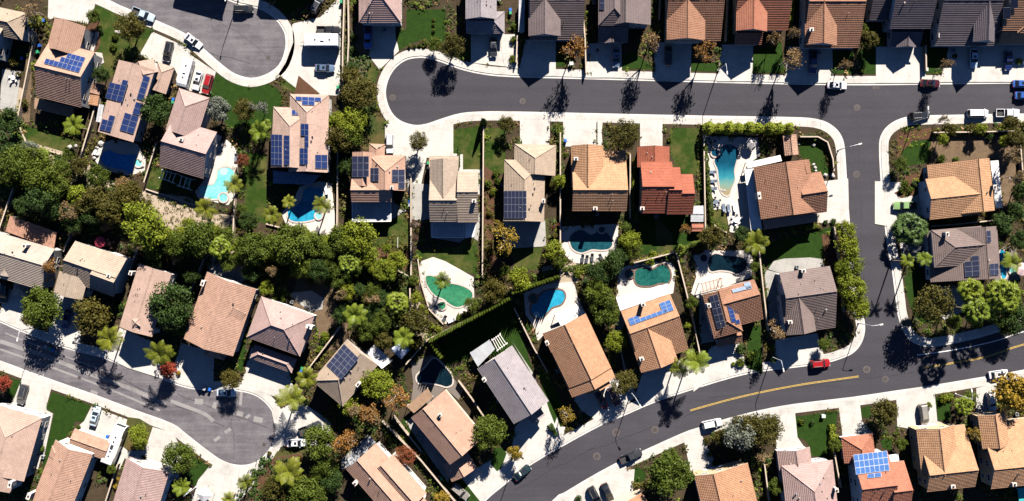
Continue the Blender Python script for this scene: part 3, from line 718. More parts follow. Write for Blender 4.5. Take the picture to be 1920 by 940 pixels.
def house(ref, label, roofc, kind, wallc, blocks, garage=(), chim=(), solars=(), wins=True, vents=3, covers=()):
    bs = [Block(*b[:3], **(b[3] if len(b) > 3 else {})) for b in blocks]
    for b, d in zip(bs, blocks):
        if len(d) > 3 and d[3].get('like'): b.rise = bs[0].z + bs[0].rise * d[3]['like'] - b.z
    b0 = bs[0]; base = b0.p(b0.L / 2, b0.W / 2, 0.1)
    root = empty('house', base); tag(root, label, 'house', 'suburban houses on the estate')
    rm = roof_mat(roofc, ROOFC[roofc], kind); wm = plain('stucco_' + wallc, WALLC[wallc], 0.9, 0.1, 0.8)
    rr = random.Random(ref); BLOCKS.extend(bs)
    for b in bs:
        roof_mesh(b, rm, kind, base, root); wall_mesh(b, wm, base, root)
    for i, b in enumerate(bs):
        if b.W < 4 or not wins: continue
        for side in '01AB':
            o, d, n, L = facade(b, side)
            mid = o + d * (L / 2)
            if (-mid).normalized().dot(n) < 0.25 or mid.length < 12: continue          # walls turned away from the drone
            if any(g[0] == i and g[1] == side for g in garage): zs = [b.z - 2.0] if b.z > 4 else []
            else: zs = ([b.z - 2.0] if not (side == '0' and b.d0 > 1 or side == '1' and b.d1 > 1) else []) + ([1.0] if b.z > 4 else [])
            k = max(1, int(L / 3.4))
            for z in zs:
                for t in range(k):
                    w = rr.choice((0.9, 1.2, 1.5)); q = o + d * (L * (t + .5) / k + rr.uniform(-.3, .3))
                    if any(c is not b and c.inside(q + n * 0.3, -0.1) and c.z + c.rise > z for c in bs): continue
                    window(q, d, n, z, w, 1.15, root, base)
    for bi, side, t, w in garage:
        o, d, n, L = facade(bs[bi], side); garage_door(o + d * (L * t), d, n, min(w, L - 0.6), root, base)
    for c in chim: chimney(c[0], c[1], c[2] if len(c) > 2 else 7.0, root, base, math.atan2(b0.u.y, b0.u.x), *(c[3:5] if len(c) > 4 else ()), top=len(c) > 5)
    for bi, side, org, u, v, cells, cl in solars: solar(bs[bi], side, org, u, v, cells, cl, root, base)
    for i in range(vents * 2):
        b = bs[0] if i % 3 else rr.choice(bs)
        u = rr.uniform(0.2, 0.8) * b.L; w = rr.choice((rr.uniform(.15, .42), rr.uniform(.58, .85))) * b.W
        hz = b.z - b.d0 + (b.rise + b.d0) * w / b.r if w < b.r else b.z - b.d1 + (b.rise + b.d1) * (b.W - w) / max(.1, b.W - b.r); q = b.p(u, w, hz)
        if any(c is not b and c.inside(q) for c in bs): continue
        m = MB(); rad = rr.choice((0.06, 0.07, 0.14)); hh = 0.35 if rad < .1 else 0.3
        m.lathe([(rad, -0.1), (rad, hh), (rad * 1.5, hh), (rad * 1.5, hh + .08), (0, hh + .1)], 8)
        m.v = [(p[0] + q.x, p[1] + q.y, p[2] + q.z) for p in m.v]; m.build('vent_pipe', rr.choice((M_VENT, M_SILV, M_DARK)), root, off=base)
    o, d, n, L = facade(b0, rr.choice('01'))
    if b0.z > 4.5 and wins:
        q = o + d * (L * rr.uniform(.3, .7)) + n * 1.0
        if not any(x.inside(q, -.5) for x in bs): AC.append((q, math.atan2(n.y, n.x), 'the ' + ref))
    for cv in covers:
        px, z, mat = cv[:3]; kw = cv[3] if len(cv) > 3 else {}
        slab_cover(root, base, px, z, mat, **kw)
    mx = sum(p[0] for bb in blocks[:1] for p in (bb[0], bb[2])) / 2; my = sum(p[1] for bb in blocks[:1] for p in (bb[0], bb[2])) / 2
    LAND.append((ref, mx, my, 45)); return root, bs, base

def grid(c0, c1, r0, r1): return [(c, r) for r in range(r0, r1) for c in range(c0, c1)]
# ------------------------------------------------------------------ the houses (survey units)
M_WOOD = plain('weathered_wood', (0.28, 0.15, 0.10), 0.85, 0.3, 1.2); M_BROWNROOF = plain('brown_roll_roofing', (0.22, 0.14, 0.09), 0.9, 0.15, 1.0)
M_COVER = plain('white_patio_sheet', (0.62, 0.61, 0.60), 0.6, 0.1, 0.7); M_GREYCOV = plain('grey_patio_sheet', (0.30, 0.31, 0.33), 0.7, 0.15, 0.6)
M_BLUEPOLY = plain('blue_patio_glazing', (0.09, 0.14, 0.22), 0.25, 0.3, 1.4); M_TEAL = plain('teal_fabric', (0.03, 0.33, 0.33), 0.8)
M_BRICKST = plain('brown_stucco', (0.30, 0.2, 0.15), 0.9); Zl = dict(z=2.9)
def zz(z, **k): return dict(z=z, **k)

house('tan house on the upper edge', 'tan hip roofed house cut by the photo edge beside a narrow alley of bins', 'tan', 'c', 'white',
      [((-60, 2), (52, 25), (42, 76), zz(4.6, hip='B')), ((-70, 28), (11, 46), (-6, 112), zz(5.0))])
house('brown striped solar house', 'house with pale front slope holding stepped blue solar rows and dark striped rear roof', 'salmon', 'c', 'white',
      [((93, 77), (178, 98), (152, 202), zz(5.4)), ((161, 50), (146, 106), (88, 90), zz(5.4, like=.9))],
      chim=[(106, 128, 7.4, .8, .6)], solars=[(0, '0' , (82, 119), (8.2, 2.2), (4.2, -9.6), grid(0, 8, 0, 1) + grid(3, 8, 1, 2) + grid(4, 8, 2, 3), 'blue')], garage=[(1, 'A', .5, 4.8)],
      covers=[([(65, 183), (139, 201), (136, 221), (64, 204)], 2.9, M_BROWNROOF)])
house('pink ridge solar house', 'long pink roofed house with blue solar panels down both slopes above a shaded pool', 'pink', 'c', 'white',
      [((290, 132), (250, 267), (183, 248), zz(5.4)), ((327, 127), (311, 177), (280, 168), zz(3.0, hip='A')), ((287, 110), (296, 135), (240, 118), zz(5.0))],
      solars=[(0, '1', (197, 184), (10.5, 2.6), (3, -10), grid(0, 3, 0, 3) + grid(2, 3, 3, 4), 'navy'), (0, '1', (186, 243), (10.5, 2.6), (3, -10), grid(0, 2, 0, 2) + grid(1, 2, 2, 3), 'navy'),
              (0, '0', (256, 185), (12, 4), (3.4, -11), grid(0, 1, 0, 4), 'navy'), (0, '0', (248, 213), (13, 4), (3.4, -11), grid(0, 1, 0, 2), 'navy'), (0, '0', (224, 244), (13, 4), (3.4, -11), grid(0, 2, 0, 3), 'navy')], vents=5)
house('white pergola house', 'pink and maroon roofed house with white open pergola behind and campers in front', 'mauve', 'c', 'white',
      [((324, 224), (407, 248), (380, 335), zz(5.4)), ((393, 184), (368, 262), (311, 243), zz(5.4, hip='A', like=.9))], chim=[(341, 262, 7.3)],
      covers=[([(303, 317), (333, 326), (326, 345), (297, 334)], 2.7, M_TRIM, dict(slats=4, name='pergola')), ([(337, 328), (363, 336), (356, 357), (331, 349)], 2.7, M_TRIM, dict(slats=3, name='pergola'))])
hp = house('pink hipped solar house', 'pink double hipped house covered in blue solar panels with glazed patio roof and pool', 'pink', 'c', 'white',
      [((617, 178), (614, 324), (541, 318), zz(5.4, hip='A')), ((588, 204), (583, 317), (508, 313), zz(5.5, hip='A'))],
      solars=[(0, 'A', (554, 181), (12, .5), (0, 7.5), grid(0, 4, 0, 1) + grid(1, 3, 1, 2), 'blue'), (1, 'A', (547, 206), (7.6, .3), (0, 9.6), grid(0, 3, 0, 1), 'blue'),
              (1, '1', (508, 252), (7, .2), (0, 11.5), grid(0, 3, 0, 5), 'navy'), (1, '1', (532, 254), (11, .3), (0, 9.2), grid(0, 1, 0, 6), 'navy'),
              (0, '1', (564, 232), (7.2, .3), (0, 11.2), grid(0, 2, 0, 2) + grid(1, 2, 2, 4), 'blue'), (0, '1', (562, 278), (7.6, .3), (0, 10), grid(0, 2, 0, 3), 'blue'), (0, '0', (591, 290), (11.5, .3), (0, 13), grid(0, 2, 0, 2), 'navy')],
      covers=[([(512, 320), (600, 329), (583, 347), (512, 344)], 2.9, M_BLUEPOLY)])
house('orange house with dark solar', 'orange shimmering roof house with dark solar panels and flat grey rear patio cover', 'salmon', 'c', 'white',
      [((760, 292), (759, 358), (690, 357), zz(5.4, hip='A')), ((659, 336), (734, 336), (734, 379), zz(5.4)), ((704, 286), (703, 350), (660, 350), zz(5.4)), ((722, 271), (721, 292), (692, 290), zz(3.2, hip='A'))],
      solars=[(2, '1', (660, 293), (10.5, 0), (0, 13), grid(0, 3, 0, 3), 'black'), (0, '1', (692, 315), (9, 0), (0, 12.5), grid(0, 2, 0, 2), 'black'), (0, '0', (735, 318), (12, 0), (0, 12), grid(0, 2, 0, 2) + grid(1, 2, 2, 3), 'black')],
      chim=[(735, 352, 6.6, .7, .6)], covers=[([(661, 379), (733, 379), (733, 415), (661, 416)], 2.9, M_GREYCOV, dict(edge=M_TRIM))], vents=4)
house('beige cross gabled house', 'beige roofed house with slate coloured rear slopes and white framed patio covers', 'beige', 'c', 'white',
      [((806, 338), (858, 338), (858, 416), zz(5.4)), ((858, 322), (897, 322), (896, 417), zz(5.6, off=.42)), ((859, 300), (859, 372), (806, 372), zz(5.3, like=.95)), ((805, 293), (860, 293), (860, 330), zz(3.6, off=.7))],
      chim=[(889, 377, 7.2)], garage=[(3, '0', .5, 4.9)],
      covers=[([(810, 418), (870, 418), (870, 446), (810, 445)], 2.8, M_GREYCOV, dict(edge=M_TRIM)), ([(872, 418), (893, 418), (889, 444), (872, 447)], 2.7, M_COVER)])
house('tan black solar house', 'tan hipped house with one block of black solar panels framed white', 'tan', 'c', 'cream',
      [((1022, 301), (1020, 416), (944, 416), zz(5.4, hip='A')), ((1043, 273), (1041, 330), (963, 330), zz(5.2, hip='A'))], chim=[(1019, 377, 6.4)],
      solars=[(0, '1', (945, 358), (7, 0), (0, 12.9), grid(0, 6, 0, 4), 'black')], garage=[(1, 'A', .5, 4.9)], vents=6)
house('orange house with dark pool', 'orange tiled house with steep dark rear slope above a shaded pool', 'orange', 's', 'cream',
      [((1072, 282), (1173, 282), (1172, 396), zz(5.4, off=.67, rise=2.7, d0=2.2)), ((1131, 273), (1131, 352), (1071, 352), zz(5.45, like=.97))], chim=[(1080, 298, 6.8), (1116, 391, 5.6)], garage=[(1, 'A', .5, 4.8)])
house('red stepped roof house', 'bright red roofed house with three stepped ridges and small white shed beside', 'red', 'c', 'cream',
      [((1201, 304), (1260, 304), (1260, 400), zz(5.4)), ((1255, 327), (1299, 327), (1298, 402), zz(5.3)), ((1250, 314), (1275, 314), (1274, 402), zz(5.5)), ((1255, 275), (1255, 314), (1195, 312), zz(3.2))],
      chim=[(1204, 391, 5.6)], garage=[(3, 'A', .5, 4.8)])
house('corner house with lagoon pool', 'brown red tiled corner house with long white terrace beside a lagoon shaped pool', 'brownred', 's', 'tan',
      [((1517, 299), (1531, 397), (1427, 412), zz(5.4)), ((1492, 329), (1539, 322), (1548, 398), zz(5.2)), ((1514, 300), (1519, 325), (1503, 328), zz(5.6, hip='A'))],
      chim=[(1423, 367, 6.6, 1.5, .6)], garage=[(1, 'B', .5, 4.8)],
      covers=[([(1396, 318), (1414, 316), (1429, 430), (1408, 433)], 2.9, M_COVER), ([(1400, 305), (1463, 291), (1466, 302), (1402, 316)], 2.8, M_COVER),
              ([(1430, 413), (1532, 399), (1533, 416), (1433, 431)], 3.2, M_BRICKST, dict(name='rear_roof'))])
house('orange house with white rear awning', 'orange tiled house with white metal rear awning and white front gable wall', 'orange', 's', 'white',
      [((1855, 297), (1865, 395), (1748, 408), zz(5.4, off=.26, rise=2.0, d1=2.2)), ((1735, 336), (1830, 326), (1842, 402), zz(5.4, like=.93))], chim=[(1864, 351, 6.0)], garage=[(1, 'A', .72, 3.0)],
      covers=[([(1857, 302), (1872, 301), (1880, 390), (1867, 391)], 2.8, M_COVER)])
house('grey roofed palm house', 'grey brown tiled house with dark solar squares next to clustered fan palms', 'taupe', 'c', 'white',
      [((1869, 424), (1876, 521), (1745, 532), zz(5.4, off=.24, rise=2.0, d1=2.2)), ((1746, 432), (1840, 424), (1847, 494), zz(5.4, hip='A', like=.93))], chim=[(1775, 439, 6.6)], garage=[(1, 'A', .6, 3.6)],
      solars=[(0, '1', (1808, 491), (14, -1), (.6, 9.5), grid(0, 2, 0, 3) + [(1, -1)], 'black'), (0, '0', (1850, 433), (7.5, -.5), (.6, 11), grid(0, 1, 0, 2), 'black'), (0, '0', (1856, 495), (8, -.6), (.4, 11), grid(0, 2, 0, 2), 'black')])
# ---- the row along the top street
house('mauve house by the round street end', 'dark mauve roofed house with pickup on drive at the round street end', 'mauve', 'c', 'white',
      [((673, -55), (752, -55), (751, 43), zz(5.4, hip='AB'))], garage=[(0, '1', .6, 4.9)])
house('small grey blue house', 'small speckled grey blue roofed house over a low dark front roof', 'greyblue', 'c', 'grey',
      [((931, -60), (931, 36), (873, 36), zz(5.4)), ((874, 22), (946, 22), (946, 63), zz(3.0, hip='B'))], garage=[(1, '1', .55, 4.8)], vents=4)
house('grey front gabled house', 'grey mauve house with forward gable and white garage door beside orange tree', 'grey', 'c', 'grey',
      [((993, -70), (1095, -70), (1092, 75), zz(5.4, rise=2.5, d1=2.2)), ((1051, -40), (1051, 68), (991, 67), zz(5.6, like=.97))], garage=[(1, 'B', .5, 4.8)])
house('grey house with porch gablet', 'grey house with hipped dark front end and tiny white porch gable', 'grey', 'c', 'grey',
      [((1179, -60), (1179, 48), (1122, 47), zz(5.4, hip='B')), ((1221, -60), (1220, 47), (1150, 44), zz(5.3, off=.7)), ((1121, 28), (1177, 28), (1177, 80), zz(3.1)), ((1164, 58), (1164, 81), (1134, 81), zz(3.3))],
      solars=[(0, '1', (1124, -6), (9.5, 0), (0, 12), grid(0, 1, 0, 2) , 'black')], garage=[(2, '1', .5, 4.8)])
house('orange gabled street house', 'orange gabled house with maroon side slope on the upper street', 'brownred', 's', 'cream',
      [((1250, -70), (1355, -70), (1347, 77), zz(5.4, rise=2.5, d1=2.2)), ((1323, -60), (1322, 76), (1250, 74), zz(5.6, like=.97))], garage=[(1, 'B', .45, 4.9)])
house('vivid red gabled house', 'vivid red gabled house with maroon lower front roof and pale bare tree', 'redorange', 'c', 'cream',
      [((1380, -70), (1482, -70), (1475, 57), zz(5.4, rise=2.3, d1=2.0)), ((1440, -50), (1438, 59), (1380, 58), zz(5.6, like=.97)), ((1379, 46), (1428, 46), (1428, 84), zz(3.1))], garage=[(2, '1', .5, 4.8)])
house('brown tiled chimney house', 'brown orange tiled gabled house with white chimney on forward gable', 'brownred', 's', 'white',
      [((1511, -70), (1617, -70), (1605, 90), zz(5.4, rise=2.5, d1=2.2)), ((1570, -40), (1569, 85), (1509, 84), zz(5.6, like=.97))], chim=[(1521, 56, 6.6)], garage=[(1, 'B', .5, 4.9)])
house('slate roofed porch house', 'dark slate striped roof house with a small pale porch gable in front', 'slate', 'c', 'grey',
      [((1668, -70), (1745, -70), (1738, 54), zz(5.4)), ((1668, 40), (1725, 40), (1725, 88), zz(3.0)), ((1717, 66), (1717, 89), (1681, 89), zz(3.3)), ((1630, -60), (1668, -60), (1665, 38), zz(4.0))], garage=[(1, '1', .5, 4.8)])
house('charcoal gabled house', 'charcoal striped roof house with pale forward gable and white garage car', 'slate', 'c', 'white',
      [((1760, -70), (1872, -70), (1858, 86), zz(5.4, rise=2.5, d1=2.2)), ((1866, 4), (1864, 80), (1825, 80), zz(5.6, like=.97))], garage=[(1, 'B', .5, 3.6)])
house('orange tiled house at the upper corner', 'orange checkered tile house with dark skylights at the upper corner', 'terra', 's', 'cream',
      [((1879, -60), (1965, -60), (1965, 58), zz(5.4)), ((1908, 20), (1962, 20), (1962, 62), zz(5.3, hip='A')), ((1873, 44), (1965, 44), (1965, 83), zz(3.0))],
      solars=[(0, '1', (1881, 14), (14, 0), (0, 22), grid(0, 1, 0, 1), 'black'), (0, '1', (1895, -6), (14, 0), (0, 22), grid(0, 1, 0, 1), 'black')], garage=[(2, '1', .3, 4)])
# ---- the middle of the block
house('taupe house by the green hedge', 'taupe roofed two storey house with curved patio beside a row of bright green trees', 'taupe', 'c', 'white',
      [((1461, 512), (1556, 499), (1569, 614), zz(5.4, off=.40, rise=2.6, d1=2.0)), ((1519, 545), (1530, 621), (1474, 629), zz(5.5, like=.93))], chim=[(1506, 508, 6.2), (1481, 604, 6.4)], garage=[(1, 'B', .45, 4.8)], vents=4)
house('brown house dotted with solar', 'brown tiled house with scattered blue and black solar groups and broken pergola', 'brownred', 's', 'white',
      [((1371, 538), (1393, 621), (1339, 635), zz(5.4, hip='B')), ((1345, 543), (1414, 524), (1429, 599), zz(5.4, off=.36, rise=1.9, d1=1.6)), ((1339, 622), (1387, 613), (1391, 642), zz(3.0))],
      chim=[(1329, 573, 6.8)], garage=[(2, '1', .5, 4.4)],
      solars=[(0, '1', (1329, 556), (8, -2.2), (3.2, 12.2), grid(0, 2, 0, 5), 'black'), (1, '0', (1372, 543), (12, -3), (2.2, 6.4), grid(0, 3, 0, 1) , 'ice'), (1, '0', (1394, 531), (12, -3), (2.2, 6.4), grid(0, 1, 0, 2), 'ice'),
              (0, '0', (1364, 575), (9, -2.2), (2, 7.6), grid(0, 1, 0, 4), 'blue'), (0, '0', (1377, 580), (8, -2.2), (2.2, 7), [(0, 0)], 'blue'), (0, '0', (1378, 601), (8, -2.2), (2.2, 7), [(0, 0)], 'blue')],
      covers=[([(1312, 532), (1355, 521), (1358, 537), (1316, 549)], 2.7, M_WOOD, dict(slats=6, name='pergola'))])
house('orange house with one long solar strip', 'orange roofed house with one long bright blue solar strip and black chimney', 'terra', 's', 'cream',
      [((1164, 584), (1256, 551), (1293, 655), zz(5.4, off=.38, rise=2.4, d1=2.0)), ((1245, 600), (1271, 676), (1202, 698), zz(5.4, like=.93))], chim=[(1206, 571, 7.4), (1203, 673, 6.4)], garage=[(1, 'B', .5, 4.8)],
      solars=[(0, '0', (1177, 598), (10.2, -3.7), (2.4, 6.4), grid(0, 8, 1, 2) + [(0, 0), (1, 0), (6, 0), (7, 0), (6, -1), (7, -1)], 'sky')],
      covers=[([(1155, 558), (1252, 532), (1257, 550), (1163, 583)], 2.8, M_COVER)])
house('terracotta stepped house', 'terracotta house with stepped notched ridge and striped dark slope by turquoise pool', 'terra', 's', 'white',
      [((1098, 588), (1154, 708), (1074, 748), zz(5.4)), ((1113, 622), (1146, 690), (1067, 727), zz(5.75, off=.5)), ((1128, 682), (1145, 722), (1102, 740), zz(5.2))], chim=[(1026, 643, 6.4)], garage=[(0, 'B', .6, 4.8)],
      covers=[([(1040, 590), (1080, 570), (1098, 587), (1052, 612)], 2.7, M_COVER)])
house('pale grey striped house', 'pale grey and white striped roof house with slatted rear patio roof', 'pale', 'c', 'white',
      [((960, 648), (1029, 752), (964, 796), zz(5.4)), ((1000, 745), (1022, 779), (1000, 797), zz(3.2))], chim=[(908, 712, 6.4)], garage=[(0, 'B', .4, 4.8)],
      covers=[([(881, 662), (918, 637), (928, 655), (896, 688)], 2.8, M_GREYCOV), ([(921, 637), (938, 625), (952, 645), (932, 660)], 2.7, M_TRIM, dict(slats=5, name='pergola'))])
house('pink house with black pool', 'pink roofed house with maroon striped side and brown rear lean to by black pool', 'salmon', 'c', 'cream',
      [((834, 731), (907, 819), (846, 874), zz(5.4, off=.62, rise=2.2)), ((876, 846), (894, 878), (850, 908), zz(3.0))], chim=[(825, 778, 7.0, .7, .6)], garage=[(1, 'B', .5, 4.2)],
      covers=[([(762, 762), (802, 728), (812, 745), (776, 775)], 2.8, M_BROWNROOF)])
house('salmon house under the rust tree', 'salmon roofed house with notched ridge touching a rust coloured tree', 'salmon', 'c', 'white',
      [((705, 831), (800, 940), (745, 990), zz(5.4, off=.58, rise=2.2)), ((736, 852), (800, 925), (760, 960), zz(5.7, off=.5))], chim=[(666, 906, 6.4)],
      covers=[([(645, 867), (694, 819), (704, 830), (655, 880)], 2.8, M_GREYCOV)])
house('diamond set black solar house', 'tan house set diagonally with a block of black solar and white rear awning', 'tan', 'c', 'cream',
      [((651, 636), (585, 714), (638, 768), zz(5.4, hip='B'))], chim=[(672, 720, 6.4, 1.2, .6)], vents=4,
      solars=[(0, '0' , (645, 645), (-6.6, 8), (6.9, 6.7), grid(0, 5, 0, 4), 'black')], covers=[([(686, 661), (702, 646), (735, 677), (716, 692)], 2.7, M_COVER)])
# ---- the row by the patched street
house('house with the wooden patio roof', 'cream roofed house with broad reddish wood patio roof behind it', 'cream', 'c', 'white',
      [((-30, 428), (103, 467), (77, 544), zz(5.4, off=.4)), ((29, 488), (23, 520), (-2, 511), zz(5.5)), ((60, 500), (52, 556), (24, 548), zz(3.0, hip='B'))], chim=[(47, 461, 7.0)],
      covers=[([(19, 405), (106, 435), (101, 467), (10, 434)], 2.9, M_WOOD)], garage=[(2, 'B', .5, 3)])
house('cream house with front gable', 'cream roofed house with raised ridge, white chimney and forward gable by feathery tree', 'beige', 'c', 'white',
      [((141, 452), (238, 485), (214, 556), zz(5.4)), ((194, 469), (238, 485), (213, 557), zz(5.9, off=.62)), ((165, 523), (154, 563), (101, 547), zz(5.4))], chim=[(205, 517, 7.2)], garage=[(2, 'B', .5, 4.6)])
house('pink house with the diamond vent', 'pink roofed house with a dark diamond shaped roof vent beside big green tree', 'pink', 'c', 'white',
      [((322, 513), (285, 632), (224, 612), zz(5.4, pitch=.36)), ((262, 597), (263, 612), (248, 607), zz(7.0, pitch=.5, hip='AB'))], chim=[(246, 512, 6.2)], garage=[(0, 'B', .5, 4.9)], vents=4,
      covers=[([(322, 484), (333, 478), (332, 490), (324, 496)], 2.6, M_GREYCOV)])
house('salmon house with raised ridge', 'salmon striped house with raised side roof, shadowed step and curved rear patio', 'salmon', 's', 'white',
      [((481, 542), (437, 668), (343, 640), zz(5.4)), ((461, 588), (427, 641), (381, 626), zz(5.9, off=.5)), ((430, 640), (420, 676), (384, 664), zz(3.2, hip='B'))], chim=[(381, 531, 6.2, 1.2, .7)], vents=4, garage=[(2, 'B', .5, 4)])
house('mauve pyramid hip house', 'mauve hip roofed house shaped like a pyramid with white chimney at its edge', 'mauve', 'c', 'white',
      [((490, 556), (590, 592), (561, 668), zz(5.4, hip='AB')), ((478, 646), (556, 674), (547, 700), zz(3.1, hip='AB'))], chim=[(580, 613, 6.6, 1.4, .7)], vents=4, garage=[(1, '1', .5, 4.8)])
# ---- lower edge
house('pink house in the lower corner', 'pink hipped house with dark car on drive and clipped lawn beside it', 'pink', 'c', 'white',
      [((79, 784), (45, 903), (-50, 875), zz(5.4, hip='A', pitch=.3)), ((35, 885), (20, 925), (-50, 900), zz(5.2))], chim=[(20, 908, 6.6, 1.4, .7)])
house('salmon house beside the motorhome', 'salmon striped house with flat pink garage roof next to the long white motorhome', 'salmon', 's', 'white',
      [((174, 852), (130, 965), (60, 938), zz(5.4)), ((140, 804), (208, 828), (194, 862), zz(3.4, off=.5, pitch=.3)), ((118, 842), (112, 862), (92, 855), zz(5.5, hip='A'))], chim=[(55, 930, 6.6, 1.4, .7)], garage=[(1, '0', .5, 4.9)])
house('pink striped house by the round lawn', 'pink striped house with pale garage roof and low slatted gazebo beside it', 'mauve', 's', 'white',
      [((318, 884), (287, 985), (207, 958), zz(5.4)), ((243, 857), (320, 880), (311, 912), zz(3.4, pitch=.3))], garage=[(1, '0', .5, 4.9)], vents=4)
house('low terracotta roof house', 'mostly cropped terracotta roof at the lower edge below two black cars', 'terra', 's', 'cream',
      [((1206, 922), (1236, 1000), (1170, 1026), zz(4.5))], wins=False)
house('terracotta house shaded by gum trees', 'terracotta house with leafy tree shade across its roof beside grey green trees', 'terra', 's', 'tan',
      [((1402, 868), (1428, 975), (1328, 1000), zz(5.4, off=.68, rise=2.2))], garage=[(0, 'A', .6, 4.9)])
house('mauve grey house by the tall hedge wall', 'mauve grey roofed house with striped side and kidney lawn in front', 'mauve', 'c', 'grey',
      [((1561, 863), (1572, 960), (1476, 971), zz(5.4, hip='A')), ((1518, 838), (1524, 884), (1462, 888), zz(4.0))], chim=[(1568, 919, 6.4)], vents=5)
house('red house with blue solar sheet', 'red tiled house with a broad sheet of bright blue solar and white arch', 'redorange', 's', 'white',
      [((1598, 855), (1664, 847), (1680, 957), zz(5.4)), ((1660, 868), (1695, 864), (1710, 960), zz(5.3)), ((1636, 813), (1642, 862), (1583, 869), zz(3.4, hip='A')), ((1700, 918), (1704, 960), (1672, 964), zz(5.8)), ((1668, 920), (1672, 960), (1644, 964), zz(5.7))],
      solars=[(0, '0', (1600, 853), (9, -1.1), (1.7, 12.4), grid(0, 7, 0, 3), 'sky'), (0, '0', (1626, 889), (13, -1.4), (1, 8), grid(0, 2, 0, 1), 'sky')], covers=[([(1664, 854), (1684, 851), (1686, 864), (1668, 866)], 2.8, M_COVER)])
house('orange house with yellow wall', 'orange tiled house showing a tall tan side wall with white framed windows', 'orange', 's', 'tan',
      [((1718, 806), (1808, 796), (1836, 912), zz(5.4, off=.68, rise=2.6, d0=2.2)), ((1788, 797), (1798, 884), (1728, 891), zz(5.5, like=.93))], chim=[(1786, 912, 5.6)], garage=[(1, 'A', .5, 4.8)])
house('orange house under the yellow tree', 'orange tiled house with large tree shadow on its roof and teal canopy behind', 'orange', 's', 'tan',
      [((1837, 794), (1960, 781), (1975, 905), zz(5.4, off=.66, rise=2.6, d0=2.2)), ((1884, 772), (1893, 835), (1842, 841), zz(5.2))], chim=[(1901, 908, 5.6)],
      covers=[([(1908, 916), (1930, 913), (1934, 945), (1912, 948)], 2.7, M_TEAL)])
# two houses just beyond the upper edge, seen in the photo by the shade they throw on the round street end
house('house beyond the upper edge', 'house beyond the photo edge shading the worn round street end', 'tan', 'c', 'white', [((345, -120), (440, -95), (420, -32), zz(5.4))], wins=False)
house('second house beyond the upper edge', 'second house beyond the photo edge shading the dark lawn by the round street end', 'tan', 'c', 'white', [((500, -110), (600, -105), (597, -30), zz(5.4))], wins=False)
# ------------------------------------------------------------------ vegetation
M_BARK = plain('bark', (0.10, 0.07, 0.05), 0.9, 0.35, 3.0); M_PALEBARK = plain('pale_bark', (0.36, 0.31, 0.26), 0.85, 0.3, 3.0)
M_PALMTRUNK = plain('palm_trunk', (0.24, 0.18, 0.12), 0.9, 0.3, 4.0)
LEAF = {'green': leaf_mat('green_leaves', (0.045, 0.070, 0.008), (0.125, 0.155, 0.018)), 'dark': leaf_mat('dark_green_leaves', (0.022, 0.045, 0.010), (0.06, 0.10, 0.02)),
        'olive': leaf_mat('olive_leaves', (0.05, 0.045, 0.009), (0.125, 0.11, 0.02)), 'lime': leaf_mat('lime_leaves', (0.10, 0.135, 0.010), (0.26, 0.29, 0.025)),
        'yellow': leaf_mat('yellow_leaves', (0.20, 0.13, 0.015), (0.38, 0.26, 0.035)), 'orange': leaf_mat('orange_leaves', (0.19, 0.085, 0.02), (0.34, 0.18, 0.05)),
        'rust': leaf_mat('rust_leaves', (0.15, 0.045, 0.02), (0.28, 0.10, 0.05)), 'tan': leaf_mat('tan_leaves', (0.17, 0.105, 0.045), (0.32, 0.22, 0.11)),
        'grey': leaf_mat('grey_green_leaves', (0.09, 0.10, 0.07), (0.21, 0.23, 0.19)), 'red': leaf_mat('red_leaves', (0.22, 0.03, 0.02), (0.34, 0.08, 0.04)),
        'purple': leaf_mat('purple_leaves', (0.07, 0.03, 0.03), (0.16, 0.08, 0.07)), 'palm': leaf_mat('palm_leaves', (0.085, 0.125, 0.012), (0.22, 0.26, 0.03), 0.45),
        'ypalm': leaf_mat('yellow_palm_leaves', (0.085, 0.105, 0.010), (0.22, 0.225, 0.025), 0.45), 'dpalm': leaf_mat('dark_palm_leaves', (0.035, 0.065, 0.016), (0.09, 0.14, 0.04), 0.45)}
WORDC = {'green': 'green', 'dark': 'dark green', 'olive': 'olive brown', 'lime': 'bright lime green', 'yellow': 'yellow', 'orange': 'orange', 'rust': 'rust brown', 'tan': 'tan half bare', 'grey': 'grey green',
         'red': 'red leaved', 'purple': 'purple brown', 'palm': 'green', 'ypalm': 'yellow green', 'dpalm': 'dark green'}

def leafquad(m, c, n, size, rr, asp=0.62):
    a = n.orthogonal().normalized(); b = n.cross(a); t = rr.uniform(0, 6.283)
    u = (a * math.cos(t) + b * math.sin(t)) * size; v = (b * math.cos(t) - a * math.sin(t)) * size * asp
    m.face([c - u, c - v, c + u, c + v])          # a lozenge, pointed like a leaf spray

def crown(seed, lobes, lr, leaves, size, flat=0.72, spread=0.66, hollow=0.0):
    """Leaf sprays on many lobes inside a unit crown whose base is at z = 0."""
    rr = random.Random(seed); m = MB(); L = []
    while len(L) < lobes:
        p = Vector((rr.uniform(-1, 1), rr.uniform(-1, 1), rr.uniform(-1, 1)))
        if not hollow < p.length < 1: continue
        q = Vector((p.x * spread, p.y * spread, p.z * spread * flat)); L.append((q, lr * rr.uniform(0.65, 1.25)))
    tot = sum(r * r for _, r in L)
    for c, r in L:
        for _ in range(int(leaves * r * r / tot)):
            d = Vector((rr.gauss(0, 1), rr.gauss(0, 1), rr.gauss(0.25, 1))).normalized()
            p = c + Vector((d.x, d.y, d.z * 0.85)) * r * (rr.uniform(0.55, 1.1) if rr.random() < .85 else rr.uniform(1.0, 1.35))
            n = (d + Vector((rr.gauss(0, .6), rr.gauss(0, .6), rr.gauss(0, .6)))).normalized()
            leafquad(m, p + Vector((0, 0, flat * 0.8)), n, size * rr.uniform(0.7, 1.3), rr)
    return m, L

